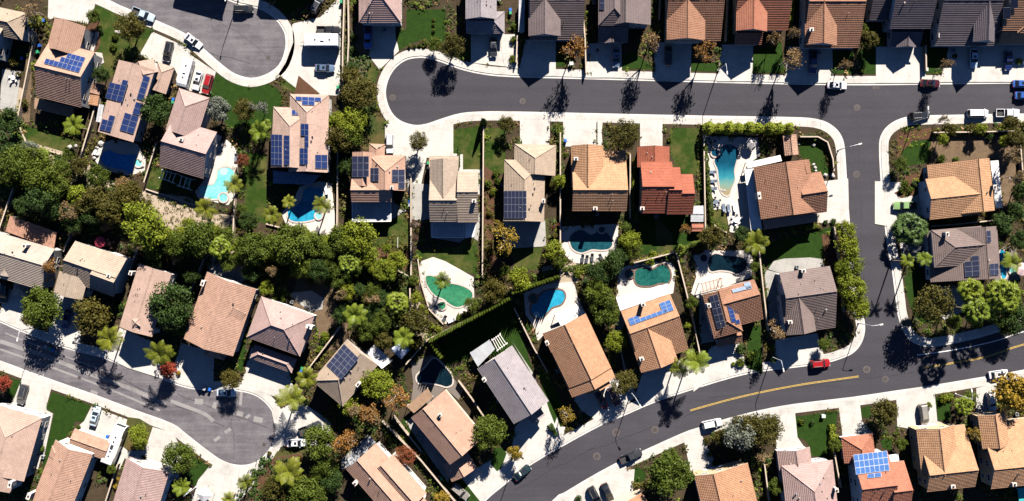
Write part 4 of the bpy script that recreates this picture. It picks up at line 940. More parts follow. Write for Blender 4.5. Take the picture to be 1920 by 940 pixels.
def mesh_of(m, name, mats=(None,), weld=0):
    o = m.build(name, None, None, weld=weld); me = o.data; bpy.data.objects.remove(o)
    for x in mats: me.materials.append(x)
    return me

def limb(m, a, b, r0, r1, rr, n=5, bend=0.08):
    d = b - a; k = d.length
    mid = a.lerp(b, 0.5) + Vector((rr.uniform(-1, 1), rr.uniform(-1, 1), rr.uniform(-.3, .6))) * k * bend
    m.tube([a, mid, b], [r0, (r0 + r1) / 2, r1], n); return mid

def broad_trunk(seed, L):
    rr = random.Random(seed); m = MB()
    m.tube([(0, 0, -0.02), (0.01, 0, 0.25), (0.0, 0.01, 0.5)], [0.085, 0.06, 0.055], 8)
    for c, r in sorted(L, key=lambda t: -t[1])[:9]: limb(m, Vector((0, 0, 0.45)), Vector((c.x * .9, c.y * .9, 0.75 + c.z * .5)), 0.042, 0.012, rr)
    return m

# unit plants: crown radius 1 with its base at z=0; trunk from z=0 to about z=1
CROWNS, TRUNKS = {}, {}
for kind, args in {'round': (44, 0.27, 5400, 0.048), 'dense': (90, 0.19, 5400, 0.040), 'feather': (60, 0.25, 4200, 0.058)}.items():
    for v in range(4):
        m, L = crown(kind + str(v), *args, spread=0.76 if kind == 'dense' else 0.76, hollow=0.3)
        CROWNS[kind, v] = mesh_of(m, 'crown'); TRUNKS[kind, v] = mesh_of(broad_trunk(v, L), 'trunk', weld=0.0005)
def branchy(seed):
    rr = random.Random(seed); b, lf = MB(), MB()
    def grow(p, d, ln, r, k):
        e = p + d * ln; limb(b, p, e, r, r * .6, rr, 5 if k < 2 else 3, 0.1)
        if k >= 3 or (k == 2 and rr.random() < .25):
            for _ in range(11):
                q = e + Vector((rr.gauss(0, .1), rr.gauss(0, .1), rr.gauss(0, .08)))
                leafquad(lf, q - Vector((0, 0, 0.35)), Vector((rr.gauss(0, .6), rr.gauss(0, .6), 1)).normalized(), 0.052 * rr.uniform(.6, 1.3), rr)
            if k >= 3: return
        for _ in range(rr.choice((3, 4)) if k else 6):
            t = Vector((rr.gauss(0, 1), rr.gauss(0, 1), rr.uniform(-.1, .75))).normalized()
            grow(e, (d * 0.62 + t * (0.85 if k else 1.2)).normalized(), ln * rr.uniform(.6, .8) if k else rr.uniform(.36, .5), r * .6, k + 1)
    grow(Vector((0, 0, 0)), Vector((0.02, 0.01, 1)), 0.5, 0.055, 0)
    return b, lf
for v in range(4):
    b, lf = branchy(100 + v); CROWNS['bare', v] = mesh_of(lf, 'crown'); TRUNKS['bare', v] = mesh_of(b, 'trunk', weld=0.0004)

def frond(m, az, el, ln, rr, fan=False):
    """One palm frond from the crown's heart: a drooping midrib with two rows of leaflets, or a fan blade."""
    d = Vector((math.cos(az), math.sin(az), 0)); s_ = Vector((-d.y, d.x, 0)); pts = []
    N = 9
    for i in range(N + 1):
        t = i / N; a = el - (1.5 if not fan else 1.0) * t * t * (0.75 + 0.35 * rr.random() * 0.2)
        pts.append((pts[-1] + (d * math.cos(a) + Vector((0, 0, math.sin(a)))) * ln / N) if pts else Vector((0, 0, 0)))
    if not fan:
        m.tube(pts[::3], [0.02, 0.014, 0.009, 0.004], 3, cap=False)
        K = 16
        for i in range(1, K + 1):
            t = i / K; p = pts[min(N, int(t * N))].lerp(pts[min(N, int(t * N) + 1)], t * N - int(t * N))
            w = 0.25 * math.sin(math.pi * min(1, t * .85 + .18)) + 0.05
            f = (pts[min(N, int(t * N) + 1)] - pts[max(0, int(t * N) - 1)]).normalized()
            for sg in (-1, 1):
                tip = p + (s_ * sg * 0.85 + f * 0.55).normalized() * w - Vector((0, 0, w * rr.uniform(.0, .3)))
                q = f * 0.026; m.face([p - q, p + q, tip + q * .4, tip - q * .8])
    else:
        m.tube([pts[0], pts[3], pts[6]], [0.02, 0.016, 0.012], 3, cap=False)
        c = pts[6]; f = (pts[6] - pts[4]).normalized(); up = s_.cross(f)
        for i in range(13):
            a = (i - 6) / 6 * 1.75; dv = (f * math.cos(a) + s_ * math.sin(a)); r = 0.42 * ln * (1 - 0.12 * abs(a))
            tip = c + dv * r - Vector((0, 0, r * .35)); q = Vector((-dv.y, dv.x, 0)).normalized() * 0.05
            mid = c + dv * r * .55 + up * (0.02 if i % 2 else -0.02)
            m.face([c, mid - q, tip, mid + q])
for v in range(3):
    rr = random.Random(50 + v); m = MB(); n = 12 + 2 * v
    for i in range(n): frond(m, 2.39996 * i + rr.uniform(-.2, .2), 0.95 - 0.95 * (i / n) ** 0.8, rr.uniform(.92, 1.12), rr)
    CROWNS['palm', v] = mesh_of(m, 'crown')
    m = MB(); n = 26
    for i in range(n): frond(m, 2.39996 * i, 1.4 - 1.75 * (i / n), rr.uniform(.85, 1.05), rr, True)
    CROWNS['fan', v] = mesh_of(m, 'crown')
    t = MB(); bend = (rr.uniform(-.03, .03), rr.uniform(-.03, .03))
    t.tube([(bend[0] * (k / 6) ** 2, bend[1] * (k / 6) ** 2, k / 6 if k else -.03) for k in range(7)], [.24, .19, .17, .165, .16, .16, .19], 9); TRUNKS['palm', v] = mesh_of(t, 'trunk', (M_PALMTRUNK,), weld=.0005)
SHRUBS = []
for v in range(5):
    m, L = crown('shrub' + str(v), 14 + 5 * v, 0.40 - 0.03 * v, 900, 0.105, 0.75, 0.62, 0.2); SHRUBS.append(mesh_of(m, 'shrub'))
m = MB(); rr = random.Random(3)
for _ in range(1500):
    z = rr.random() ** 0.8; a = rr.uniform(0, 6.283); r = (1 - z) ** 0.55 * rr.uniform(.78, 1.05)
    leafquad(m, Vector((math.cos(a) * r, math.sin(a) * r, z)), Vector((math.cos(a), math.sin(a), .5)).normalized(), 0.14, rr, .5)
SPIRE = mesh_of(m, 'spire')

def mat_slot(o, mt): o.material_slots[0].link = 'OBJECT'; o.material_slots[0].material = mt
PLANTS = []       # (root, wording, kind noun, x, y, r)
KINDW = {'round': 'leafy tree', 'dense': 'dense round tree', 'feather': 'feathery tree', 'bare': 'sparse tree', 'palm': 'feather palm', 'fan': 'fan palm'}
CAT = {'palm': 'palm tree', 'fan': 'palm tree'}
rt = random.Random(11)
def tree(x, y, r, kind, colr, h=None):
    """x, y, r: the crown's middle and radius in survey units; h: crown base height in metres."""
    rm = r * S
    pal = kind in ('palm', 'fan')
    if pal: top = h or rm * 1.3 + 3.0; zc = top
    elif kind == 'bare': zc = rm * 1.5 + 3.0; top = 0
    else: top = h if h is not None else rm * 0.95 + 1.0; zc = top + rm * 0.55
    p = P(x, y, zc); v = rt.randrange(3 if pal else 4)
    root = empty('palm_tree' if pal else 'tree', (p.x, p.y, 0.1), rt.uniform(0, 6.28))
    if pal:
        t = put('trunk', TRUNKS['palm', v], root); t.scale = (1, 1, top)
        c = put('crown', CROWNS[kind, v], root, (TRUNKS['palm', v].vertices[-1].co.x, TRUNKS['palm', v].vertices[-1].co.y, top)); c.scale = (rm * rt.uniform(.98, 1.16), rm * rt.uniform(.98, 1.16), rm * rt.uniform(.85, 1.25)); c.rotation_euler = (rt.uniform(-.22, .22), rt.uniform(-.22, .22), rt.uniform(0, 6))
        if kind == 'fan': c.scale = (rm * 1.25, rm * 1.25, rm * 1.05)
    else:
        t = put('trunk', TRUNKS[kind, v], root); c = put('crown', CROWNS[kind, v], root)
        
        if kind == 'bare':
            k = rm / 0.95; t.scale = (k, k, zc / .95); c.location = (0, 0, 0.35 * t.scale.z); c.scale = t.scale
        else: t.scale = (rm, rm, top + rm * .45); c.location = (0, 0, top - rm * 0.1); c.scale = (rm * rt.uniform(1.02, 1.26), rm * rt.uniform(1.02, 1.26), rm * rt.uniform(.95, 1.15))
        mat_slot(t, M_PALEBARK if kind == 'bare' else M_BARK)
    mat_slot(c, LEAF[colr])
    size = 'tall' if pal and top > 7 else 'large' if r >= 27 else 'small' if r < 13 else ''
    PLANTS.append((root, ' '.join(w for w in (size, WORDC[colr], KINDW[kind]) if w), CAT.get(kind, 'tree'), x, y, r)); return root
def shrub(x, y, r, colr, kind='shrub', tall=1.0):
    rm = r * S; p = P(x, y, rm * .5); o = put('shrub', SPIRE if kind == 'spire' else rt.choice(SHRUBS), None, (p.x, p.y, 0.08))
    o.rotation_euler = (0, 0, rt.uniform(0, 6.28)); o.scale = (rm, rm, rm * tall * rt.uniform(.85, 1.1)); mat_slot(o, LEAF[colr])
    size = 'large' if r >= 10 else 'tiny' if r < 5.5 else ''
    PLANTS.append((o, ' '.join(w for w in (size, WORDC[colr], 'conical conifer' if kind == 'spire' else 'rounded shrub') if w), 'conifer' if kind == 'spire' else 'shrub', x, y, r)); return o

K = {'b': 'round', 'd': 'dense', 'f': 'feather', 'a': 'bare', 'p': 'palm', 'w': 'fan'}
def trees(colr, text):
    for t in text.split(';'):
        q = t.split()
        if q: tree(float(q[1]), float(q[2]), float(q[3]), K[q[0]], colr, float(q[4]) if len(q) > 4 else None)
def shrubs(colr, text):
    q = list(map(float, text.split()))
    for i in range(0, len(q), 3): shrub(*q[i:i + 3], colr)

trees('olive', 'd 243 50 28;d 848 88 24;d 785 265 20;d 1172 252 30;d 1170 717 25;d 1433 806 34 4.5;f 170 592 32;b 1338 441 20;b 1750 572 36 6.5;f 515 918 28;f 780 605 26;b 676 172 29;b 638 262 27;d 432 712 22;b 458 205 20;f 240 368 24;f 180 372 26;f 205 398 24;f 1662 775 25;f 1630 73 18;d 950 232 16;b 925 545 24;b 1035 483 15;f 1350 820 15;f 1385 795 14;b 150 310 16')
trees('dark', 'b 190 140 15;b 660 130 14;b 75 366 36;b 135 416 20;b 465 415 18;b 1150 494 26;b 1125 510 24;b 320 575 38;b 1165 478 18;b 1900 582 20;b 15 225 26;b 292 207 26;b 175 402 22;b 600 505 22;b 20 290 22;b 700 585 16;b 675 545 14;f 1880 420 20;b 640 480 16;b 1390 438 15;b 360 520 16;b 1912 450 18')
trees('green', 'b 176 30 13;b 30 302 32;b 75 330 34;b 115 318 18;b 370 450 36;b 335 458 25;b 475 462 30;b 542 456 34;b 595 462 22;b 640 447 24;b 480 480 22;b 575 500 18;b 660 250 25;b 815 82 13;b 1690 308 13;b 1120 550 27;b 1130 577 26;b 1142 592 19;b 75 578 36;b 598 828 30;b 570 925 30;b 335 857 30;b 1255 890 40;b 1258 858 18;b 1690 832 12;b 1455 912 16;b 1175 427 12;b 775 525 9 1.5;b 1618 55 11;b 452 392 11;b 1297 568 12;b 1565 835 12;b 918 812 32;b 945 510 12;b 885 572 14;b 1890 610 18;b 1830 600 16;b 1790 605 16;b 1545 645 12;b 185 332 19;b 210 880 10;b 20 335 20;b 760 600 16;b 620 470 20;b 240 376 14')
trees('lime', 'b 268 424 42;b 670 445 30;f 725 466 10;b 705 500 18;b 722 508 22;b 742 490 20;b 1182 450 20;b 660 228 26;f 625 226 18;b 705 722 28;b 1155 640 20;b 1585 432 20;b 1590 462 24;b 1592 500 24;b 1598 536 25;b 1597 562 20;b 1612 578 22;b 258 818 22;b 310 447 18;f 145 365 20;f 1038 470 18;f 975 525 22;b 560 505 16;b 500 540 15;f 1050 340 13;f 655 760 20;b 530 482 20;f 560 445 22;b 1885 266 12;b 1768 262 12;f 1840 242 13;f 665 470 14')
trees('grey', 'f 1385 815 33 4.5;a 487 200 18;f 55 282 18;f 410 205 24;b 1700 605 10')
trees('yellow', 'a 945 450 27;f 965 850 16;a 1828 813 13;a 1058 777 18;f 1903 738 36 5.5;a 930 425 14;f 945 468 14;f 828 935 15')
trees('orange', 'a 1073 90 26;a 740 745 26;a 690 776 24;a 640 825 20;a 1325 97 24;a 650 832 22;a 100 500 18;a 1285 432 12')
trees('tan', 'a 1222 78 24;a 1480 110 27;a 1455 72 14;a 1488 65 13;a 1583 125 14;a 1773 124 14;a 1455 620 20;a 60 18 16;a 700 785 20;a 1430 857 15;a 1768 228 11;a 1900 290 20;a 1905 330 19;a 125 395 18;a 665 770 16')
trees('rust', 'd 455 302 15;d 760 855 20;a 1040 425 9')
trees('red', 'f 6 718 14;f 315 694 15')
trees('purple', 'a 780 420 11;a 782 448 8')
trees('palm', 'p 140 237 22;p 487 245 22;p 497 232 12;w 415 464 19;w 1822 543 19 11.5;w 1880 553 26 10;w 1830 581 21 12;w 655 492 17;p 665 592 22;w 745 567 18;p 757 632 22;p 1895 492 20;w 1808 762 16 3;p 1700 490 14 9.5;p 1733 484 15 9.5;p 340 915 18;w 80 288 11 2;p 830 525 17 5;w 1275 470 9 2;p 1306 678 25 10')
trees('ypalm', 'p 385 392 23;p 438 345 19;p 541 380 14;p 605 385 19;p 510 402 17;p 1418 455 26 4;p 205 637 25 8;p 300 662 26 9.2;p 545 748 28;p 575 710 20;p 540 885 29;p 460 905 16;p 430 935 14;p 1272 690 19;w 66 42 13 2.5')
trees('dpalm', 'w 1705 427 27 3.5')
trees('green', 'b 430 490 18;f 510 458 20;b 665 500 18;f 610 500 18;b 100 350 28;b 60 300 22;b 5 310 24;b 130 290 14;b 690 620 20;b 640 520 20;b 720 600 20;b 420 445 20;b 290 465 22;b 1895 565 26;b 530 900 24;b 610 880 24;b 590 930 24;b 1185 470 18;b 1050 490 14;b 1415 500 10;b 700 545 18')
trees('lime', 'b 500 470 22;b 580 452 20;b 655 470 19;b 610 455 18;b 560 478 17;b 450 470 18;b 540 450 18;f 780 560 12;f 690 480 20;b 350 430 22;b 400 440 18;b 650 545 16')
trees('dark', 'b 100 395 22;b 45 385 18;b 470 510 18;b 690 590 18;b 720 560 16;b 640 590 16;b 1905 600 24;b 1860 590 20;b 650 310 16;b 520 935 20;b 620 900 22;f 1915 360 18;f 1905 395 16;b 290 490 14;b 300 600 18;b 335 605 22')
trees('tan', 'f 165 375 16;f 215 405 15;f 140 430 12;f 330 480 13;f 600 520 13;f 470 490 13;f 230 345 13;f 200 420 14;f 260 390 12;a 700 560 14;a 640 555 13;a 510 510 12')
trees('olive', 'f 160 385 22;f 215 380 22;f 270 385 14;f 120 330 16;f 250 355 16;f 690 560 14;f 720 640 18;f 660 180 24;f 655 140 18;f 1905 260 18;f 1895 230 14;f 1125 555 20;f 1140 500 20;f 505 500 14;f 1330 445 18;f 1400 800 26;f 780 640 14')
shrubs('green', '216 68 8 213 88 9 188 52 6 768 88 4.5 777 87 5 787 85 5 797 82 6 813 38 4.5 813 47 4.5 813 58 5 962 75 8 962 112 10 963 50 7 750 40 6 1223 62 8 1351 93 4.5 1348 72 4.5 1617 133 6 915 345 10 935 340 10 930 325 9 1050 250 10 1050 278 8 1045 240 9 1255 262 6 1695 345 10 1705 356 8 1690 357 7 1765 298 10 1792 300 8 1900 395 12 1060 290 5 885 738 6 898 757 5 905 772 6 1815 740 9 1820 800 11 80 800 5 77 842 9 147 802 6 65 826 6 862 597 10 1388 680 11 1408 667 12 1330 852 6 470 600 6 463 630 5 457 640 5 530 561 8 515 560 8 1422 505 6 1424 522 6 1427 545 7 1430 572 7 1418 486 6 1110 410 5 1183 330 5 1185 350 6 1187 372 5 820 660 6 835 660 5 700 12 5 666 12 7 1478 45 4')
shrubs('lime', '725 490 6 1085 512 12 1120 500 9 1218 490 12 1045 500 8 83 783 4.5 85 777 4 1447 650 8 1740 760 8 1770 748 11 1782 745 8 1910 115 8 1720 340 6 785 590 8 792 600 6 790 575 7 810 612 8 822 618 7 800 585 5 1375 683 5 1470 258 8 610 630 11 600 655 8 1225 478 9 1250 476 8 1502 790 7 1562 803 8 1565 820 8 510 570 6 1185 495 6 1290 610 8 1300 600 5 925 360 8')
shrubs('dark', '190 60 6 640 186 7 662 95 10 663 70 10 88 305 10 112 300 12 205 600 8 220 572 13 1390 655 13 1340 868 8 1335 895 6 1505 788 7 1523 793 6 745 590 10 720 560 9 690 610 12 735 610 9 640 540 9 1548 417 6 1562 415 7 1535 425 6 1450 672 10 1275 612 8 1015 520 8 1100 530 9 180 430 16 120 425 12 220 420 12 35 350 14 1715 345 8 1855 255 10 1900 262 9 1790 106 6 668 35 7 655 60 6 700 200 8 640 300 10 395 420 10 430 430 9 605 640 8 545 565 5 1085 935 8')
shrubs('olive', '1310 470 10 1780 245 15 1820 244 14 1755 248 10 1324 826 7 943 475 12 990 520 9 620 520 12 585 530 10 540 520 9 480 560 7 510 640 7 670 650 11 700 640 10 90 425 9 28 115 12 45 195 11 35 140 7 230 905 9 270 860 8 505 850 6 560 860 7 1040 442 8 1035 346 11 920 470 7 918 400 8')
shrubs('yellow', '945 470 6 1446 658 5 335 700 6 1475 600 4 222 900 6 217 912 6')
for x, y, r, h in ((907, 230, 7, 6.5), (964, 300, 5, 2.5), (1063, 330, 4, 2.0)): shrub(x, y, r, 'dark', 'spire', h)
# clipped conifer row beside the diagonal wall: nothing tells its plants apart
for a, b in (((826, 672), (806, 642)), ((806, 642), (960, 560)), ((962, 552), (1052, 520))):
    n = int(math.dist(a, b) / 5.2)
    for i in range(n):
        p = P(a[0] + (b[0] - a[0]) * i / n + rt.uniform(-.7, .7), a[1] + (b[1] - a[1]) * i / n + rt.uniform(-.7, .7), 7.0)
        o = put('conifer', SPIRE, None, (p.x, p.y, 0.08)); o.rotation_euler = (0, 0, rt.uniform(0, 6.28)); o.scale = (.72, .72, rt.uniform(8.0, 9.2)); mat_slot(o, LEAF['green'])
        tag(o, 'slim tall conifer in the close row along the diagonal wall', 'conifer', 'conifers in the row along the diagonal wall')

def hedge(px, width, height, colr, label, n):
    """A sheared hedge: leaf sprays over a rounded box that follows a line."""
    m = MB(); rr = random.Random(len(px) + n); w = [P(*p) for p in px]; seg = [(w[i], w[i + 1]) for i in range(len(w) - 1)]; L = [(b - a).length for a, b in seg]
    base = w[0]
    for _ in range(n):
        a, b = rr.choices(seg, L)[0]; t = rr.random(); p = a.lerp(b, t); d = (b - a).normalized(); s_ = Vector((-d.y, d.x, 0))
        lump = 0.82 + 0.24 * math.sin((p.x * 1.9 + p.y * 1.7)) * math.sin(p.x * .7 - p.y * .9 + 1)
        an = rr.uniform(-0.15, math.pi + .15); ww, hh = width / 2 * lump, height * lump
        q = p + s_ * math.copysign(abs(math.cos(an)) ** .6, math.cos(an)) * ww + Vector((0, 0, .1 + max(0, math.sin(an)) ** .6 * hh if rr.random() < .7 else .1 + rr.random() * hh))
        nn = (s_ * math.cos(an) + Vector((0, 0, math.sin(an) + .2)) + Vector((rr.gauss(0, .45), rr.gauss(0, .45), rr.gauss(0, .3)))).normalized()
        leafquad(m, q - base, nn, rr.uniform(.15, .30), rr)
    me = mesh_of(m, 'hedge'); o = put('hedge', me, None, base); mat_slot(o, LEAF[colr]); tag(o, label, 'hedge'); return o
hedge([(1314, 244), (1360, 243), (1420, 244), (1478, 244)], 2.9, 5.2, 'lime', 'thick bright green hedge along the north side of the lagoon pool yard', 7600)
hedge([(1318, 262), (1324, 320), (1330, 380), (1334, 424)], 1.3, 2.0, 'green', 'narrow row of green climbers on the west wall of the lagoon pool yard', 1900)
hedge([(1508, 428), (1530, 424)], 1.3, 1.2, 'green', 'short boxed hedge at the rear corner of the lagoon pool house', 500)
hedge([(1500, 256), (1530, 258), (1552, 278), (1558, 315)], 0.8, 0.9, 'dark', 'low curved hedge on the brick wall round the corner lawn', 900)
hedge([(1484, 0), (1480, 50)], 1.1, 1.8, 'lime', 'narrow vine strip between the vivid red house and the brown tiled house', 700)
hedge([(1275, 468), (1300, 458), (1324, 452)], 1.3, 1.8, 'green', 'trimmed green hedge along the diagonal rear wall by the white shed', 900)
hedge([(1000, 520), (1060, 505), (1110, 500)], 1.6, 1.6, 'green', 'loose hedge behind the white loungers deck', 900)
hedge([(1030, 795), (1043, 815)], 1.2, 1.3, 'dark', 'dark boxed hedge beside the pale driveway under the orange tree', 500)
hedge([(860, 278), (861, 312)], 0.5, 0.8, 'dark', 'thin dark hedge along the beige garage edge', 250)
hedge([(1556, 795), (1560, 850)], 1.2, 1.6, 'lime', 'lime hedge between kidney lawn and the brick driveway', 900)
hedge([(1190, 300), (1184, 395)], 0.7, 1.3, 'lime', 'thin lime hedge beside the orange house with dark pool', 700)
hedge([(1046, 240), (1050, 262), (1049, 285)], 1.4, 1.3, 'green', 'green planting strip between two pale driveways', 500)

def ground_cover(name, polys, n, colr, s0, s1, hh, seed):
    """Uncountable low plants over a slope: one object of loose leaf sprays."""
    rr = random.Random(seed); m = MB()
    for t in polys:
        q = list(map(float, t.split())); px = list(zip(q[::2], q[1::2])); xs, ys = [p[0] for p in px], [p[1] for p in px]
        ar = abs(area2(px)) / 2; cnt = int(n * ar / 1000)
        def inp(x, y):
            c = False
            for i in range(len(px)):
                (x0, y0), (x1, y1) = px[i], px[i - 1]
                if (y0 > y) != (y1 > y) and x < (x1 - x0) * (y - y0) / (y1 - y0) + x0: c = not c
            return c
        k = 0
        while k < cnt:
            x, y = rr.uniform(min(xs), max(xs)), rr.uniform(min(ys), max(ys))
            if not inp(x, y): continue
            k += 1; c = P(x, y); rad = rr.uniform(s0, s1)
            for _ in range(12):
                d = Vector((rr.gauss(0, .5), rr.gauss(0, .5), abs(rr.gauss(0, .5))))
                leafquad(m, Vector((c.x, c.y, .1)) + Vector((d.x * rad, d.y * rad, d.z * rad * hh)), (d + Vector((0, 0, .6))).normalized(), rad * .32, rr)
    o = put(name, mesh_of(m, name)); mat_slot(o, LEAF[colr]); o['kind'] = 'stuff'; return o
ground_cover('ground_cover', ['0 205 40 250 60 300 170 330 260 345 265 400 330 440 440 470 560 470 700 470 770 520 770 640 700 640 640 580 600 520 470 500 330 490 250 440 120 430 80 400 0 380',
              '640 60 690 110 700 170 700 250 650 290 640 170', '490 860 600 860 640 940 440 940', '600 720 660 780 760 800 720 820 640 800'], 16, 'dark', 0.5, 1.2, 0.8, 1)
ground_cover('ground_cover', ['60 268 170 310 262 350 266 400 180 440 60 380', '470 440 760 440 770 560 690 640 640 560 500 480', '780 580 806 600 812 636 780 640', '1280 600 1300 560 1310 640', '900 340 945 340 945 520 910 510', '1870 400 1920 380 1920 480 1870 470'], 13, 'olive', 0.4, 1.0, 0.8, 2)
ground_cover('rock_garden_plants', ['268 360 355 372 395 402 446 406 436 470 380 470 320 430 262 400'], 16, 'olive', 0.28, 0.6, 0.7, 3)
ground_cover('rock_garden_plants', ['1680 252 1760 240 1760 262 1690 284 1680 300', '1690 340 1735 325 1735 360 1690 372', '1745 240 1910 236 1910 250 1745 252', '1185 488 1270 472 1272 480 1190 498', '780 540 800 600 806 636 778 640'], 14, 'lime', 0.3, 0.6, 0.8, 4)
# ------------------------------------------------------------------ vehicles
M_TYRE = plain('tyre_rubber', (0.018, 0.018, 0.018), 0.85, 0.1, 8); M_RIM = plain('wheel_rim', (0.45, 0.45, 0.47), 0.35, 0.05, 5, 0.8)
M_LAMPW = plain('headlamp_lens', (0.65, 0.66, 0.68), 0.15, 0.05, 4); M_LAMPR = plain('taillamp_lens', (0.35, 0.02, 0.02), 0.2, 0.05, 4)
M_CARGL = glass('car_glass', (0.012, 0.015, 0.02)); M_LINER = plain('bed_liner', (0.025, 0.025, 0.027), 0.8, 0.2, 5)
PAINT = {k: paint('paint_' + k.replace(' ', '_'), c, mt) for k, c, mt in (('white', (0.62, 0.63, 0.65), 0.0), ('black', (0.012, 0.012, 0.014), 0.0), ('red', (0.25, 0.008, 0.010), 0.0), ('dark red', (0.05, 0.006, 0.009), 0.1),
         ('silver', (0.38, 0.39, 0.40), 0.5), ('blue', (0.03, 0.10, 0.36), 0.2), ('dark blue', (0.012, 0.025, 0.11), 0.2), ('slate blue', (0.10, 0.15, 0.24), 0.3), ('ice blue', (0.42, 0.52, 0.60), 0.2),
         ('charcoal', (0.045, 0.048, 0.055), 0.3), ('beige', (0.34, 0.31, 0.27), 0.4), ('light green', (0.18, 0.30, 0.12), 0.1), ('teal black', (0.012, 0.03, 0.034), 0.2))}
def loft(m, rings):
    n = len(rings[0])
    for a, b in zip(rings, rings[1:]):
        for i in range(n): m.face([a[i], a[(i + 1) % n], b[(i + 1) % n], b[i]])
    m.face(list(reversed(rings[0]))); m.face(rings[-1])
def body_ring(x, w, zs, zb=0.26):
    h = [(w * .94, zb), (w, .52), (w * .985, zs - .10), (w * .90, zs - .015), (w * .5, zs + .02)]
    return [(x, y, z) for y, z in h] + [(x, 0, zs + .028)] + [(x, -y, z) for y, z in reversed(h)]
CARS = {}
def car_parts(kind):
    """Templates: (part name, mesh, fixed material or None for the paint, parent index or None)."""
    if kind in CARS: return CARS[kind]
    L, W, spec = {'sedan': (4.75, .91, (.70, .93, .97)), 'suv': (4.85, .96, (.86, 1.06, 1.08)), 'pickup': (5.75, .98, (.92, 1.10, 1.06)), 'van': (5.15, .99, (.85, 1.05, 1.12))}[kind]
    zn, zc, zr = spec; h = L / 2
    # cabin: base x0..x3, top x1..x2, roof height
    x0, x1, x2, x3, zt = {'sedan': (-1.95, -1.15, .30, 1.10, 1.43), 'suv': (-2.34, -2.02, .45, 1.15, 1.74), 'pickup': (-.75, -.55, .70, 1.35, 1.80), 'van': (-2.5, -2.3, 1.05, 1.75, 1.92)}[kind]
    out = []
    m = MB(); tail = -h if kind != 'pickup' else x0 - .06
    st = [(h, .70, zn - .12), (h - .10, .88, zn), (h - .45, .97, zn + .05), (x3 + .3, 1, zc - .04), (x3, 1, zc), (0, 1, zc + .01), (x0 + .3, 1, zr), (tail + .25, .97, zr), (tail + .08, .93, zr - .03), (tail, .84, zr - .15)]
    loft(m, [body_ring(x, W * k, z) for x, k, z in st]); out.append(('body', mesh_of(m, 'body', weld=.001), None, None))
    bi = 0; m = MB(); wb, wt = W * .90, W * .74; zb = zc - .04
    for f in (((x0, -wb, zb), (x3, -wb, zb), (x2, -wt, zt), (x1, -wt, zt)), ((x3, wb, zb), (x0, wb, zb), (x1, wt, zt), (x2, wt, zt)), ((x3, -wb, zb), (x3, wb, zb), (x2, wt, zt), (x2, -wt, zt)), ((x0, wb, zb), (x0, -wb, zb), (x1, -wt, zt), (x1, wt, zt))): m.face(f)
    rr_ = [(x1, -wt, zt), (x1 + .12, -wt * .93, zt + .05), (x2 - .15, -wt * .93, zt + .05), (x2, -wt, zt), (x2, wt, zt), (x2 - .15, wt * .93, zt + .05), (x1 + .12, wt * .93, zt + .05), (x1, wt, zt)]
    m.face([rr_[1], rr_[2], rr_[5], rr_[6]]); m.face([rr_[0], rr_[3], rr_[2], rr_[1]]); m.face([rr_[7], rr_[6], rr_[5], rr_[4]]); m.face([rr_[0], rr_[1], rr_[6], rr_[7]]); m.face([rr_[3], rr_[4], rr_[5], rr_[2]])
    out.append(('roof', mesh_of(m, 'roof', weld=.001), None, None))
    def pane(name, q, inset, lift):
        q = [Vector(p) for p in q]; c = sum(q, Vector()) / 4; n = (q[1] - q[0]).cross(q[2] - q[0]).normalized()
        if n.dot(c - Vector((0, 0, .8))) < 0: n = -n
        q = [p + (c - p) * inset for p in q]; mm = MB(); a = [p + n * lift for p in q]; b = [p - n * .01 for p in q]
        mm.face(a); mm.face(list(reversed(b)))
        for i in range(4): mm.face([b[i], b[(i + 1) % 4], a[(i + 1) % 4], a[i]])
        out.append((name, mesh_of(mm, name, (M_CARGL,), .0005), M_CARGL, None))
    pane('windshield', ((x3, -wb, zb + .05), (x3, wb, zb + .05), (x2, wt, zt), (x2, -wt, zt)), .07, .02)
    pane('rear_window', ((x0, wb, zb + .05), (x0, -wb, zb + .05), (x1, -wt, zt), (x1, wt, zt)), .12, .02)
    for s_ in (-1, 1): pane('side_window', ((x0, s_ * wb, zb + .06), (x3, s_ * wb, zb + .06), (x2, s_ * wt, zt), (x1, s_ * wt, zt)), .10, .02)
    if kind == 'pickup':
        m = MB(); xe = -h; w = W * .99
        for a in ((x0 - .08, -w, .45, xe, -w + .12, 1.08), (x0 - .08, w - .12, .45, xe, w, 1.08)): m.box(min(a[0], a[3]), a[1], a[2], max(a[0], a[3]), a[4], a[5])
        m.box(xe, -w + .121, .45, xe + .1, w - .121, 1.06); m.box(x0 - .2, -w + .121, .45, x0 - .08, w - .121, 1.08); out.append(('cargo_bed', mesh_of(m, 'cargo_bed'), None, None))
        m = MB(); m.box(xe + .1, -w + .12, .5, x0 - .2, w - .12, .66); out.append(('bed_liner', mesh_of(m, 'bed_liner', (M_LINER,)), M_LINER, None))
    if kind in ('suv', 'van'):
        m = MB()
        for s_ in (-1, 1): m.tube([(x1 + .3, s_ * wt * .88, zt + .1), (x2 - .3, s_ * wt * .88, zt + .1)], [.03, .03], 5)
        out.append(('roof_rack', mesh_of(m, 'roof_rack', (M_SILV,)), M_SILV, None))
    if kind == 'sedan':
        m = MB(); m.box(-.5, -.36, zt + .052, .12, .36, zt + .062); out.append(('sunroof', mesh_of(m, 'sunroof', (M_CARGL,)), M_CARGL, None))
    wx = h - .92
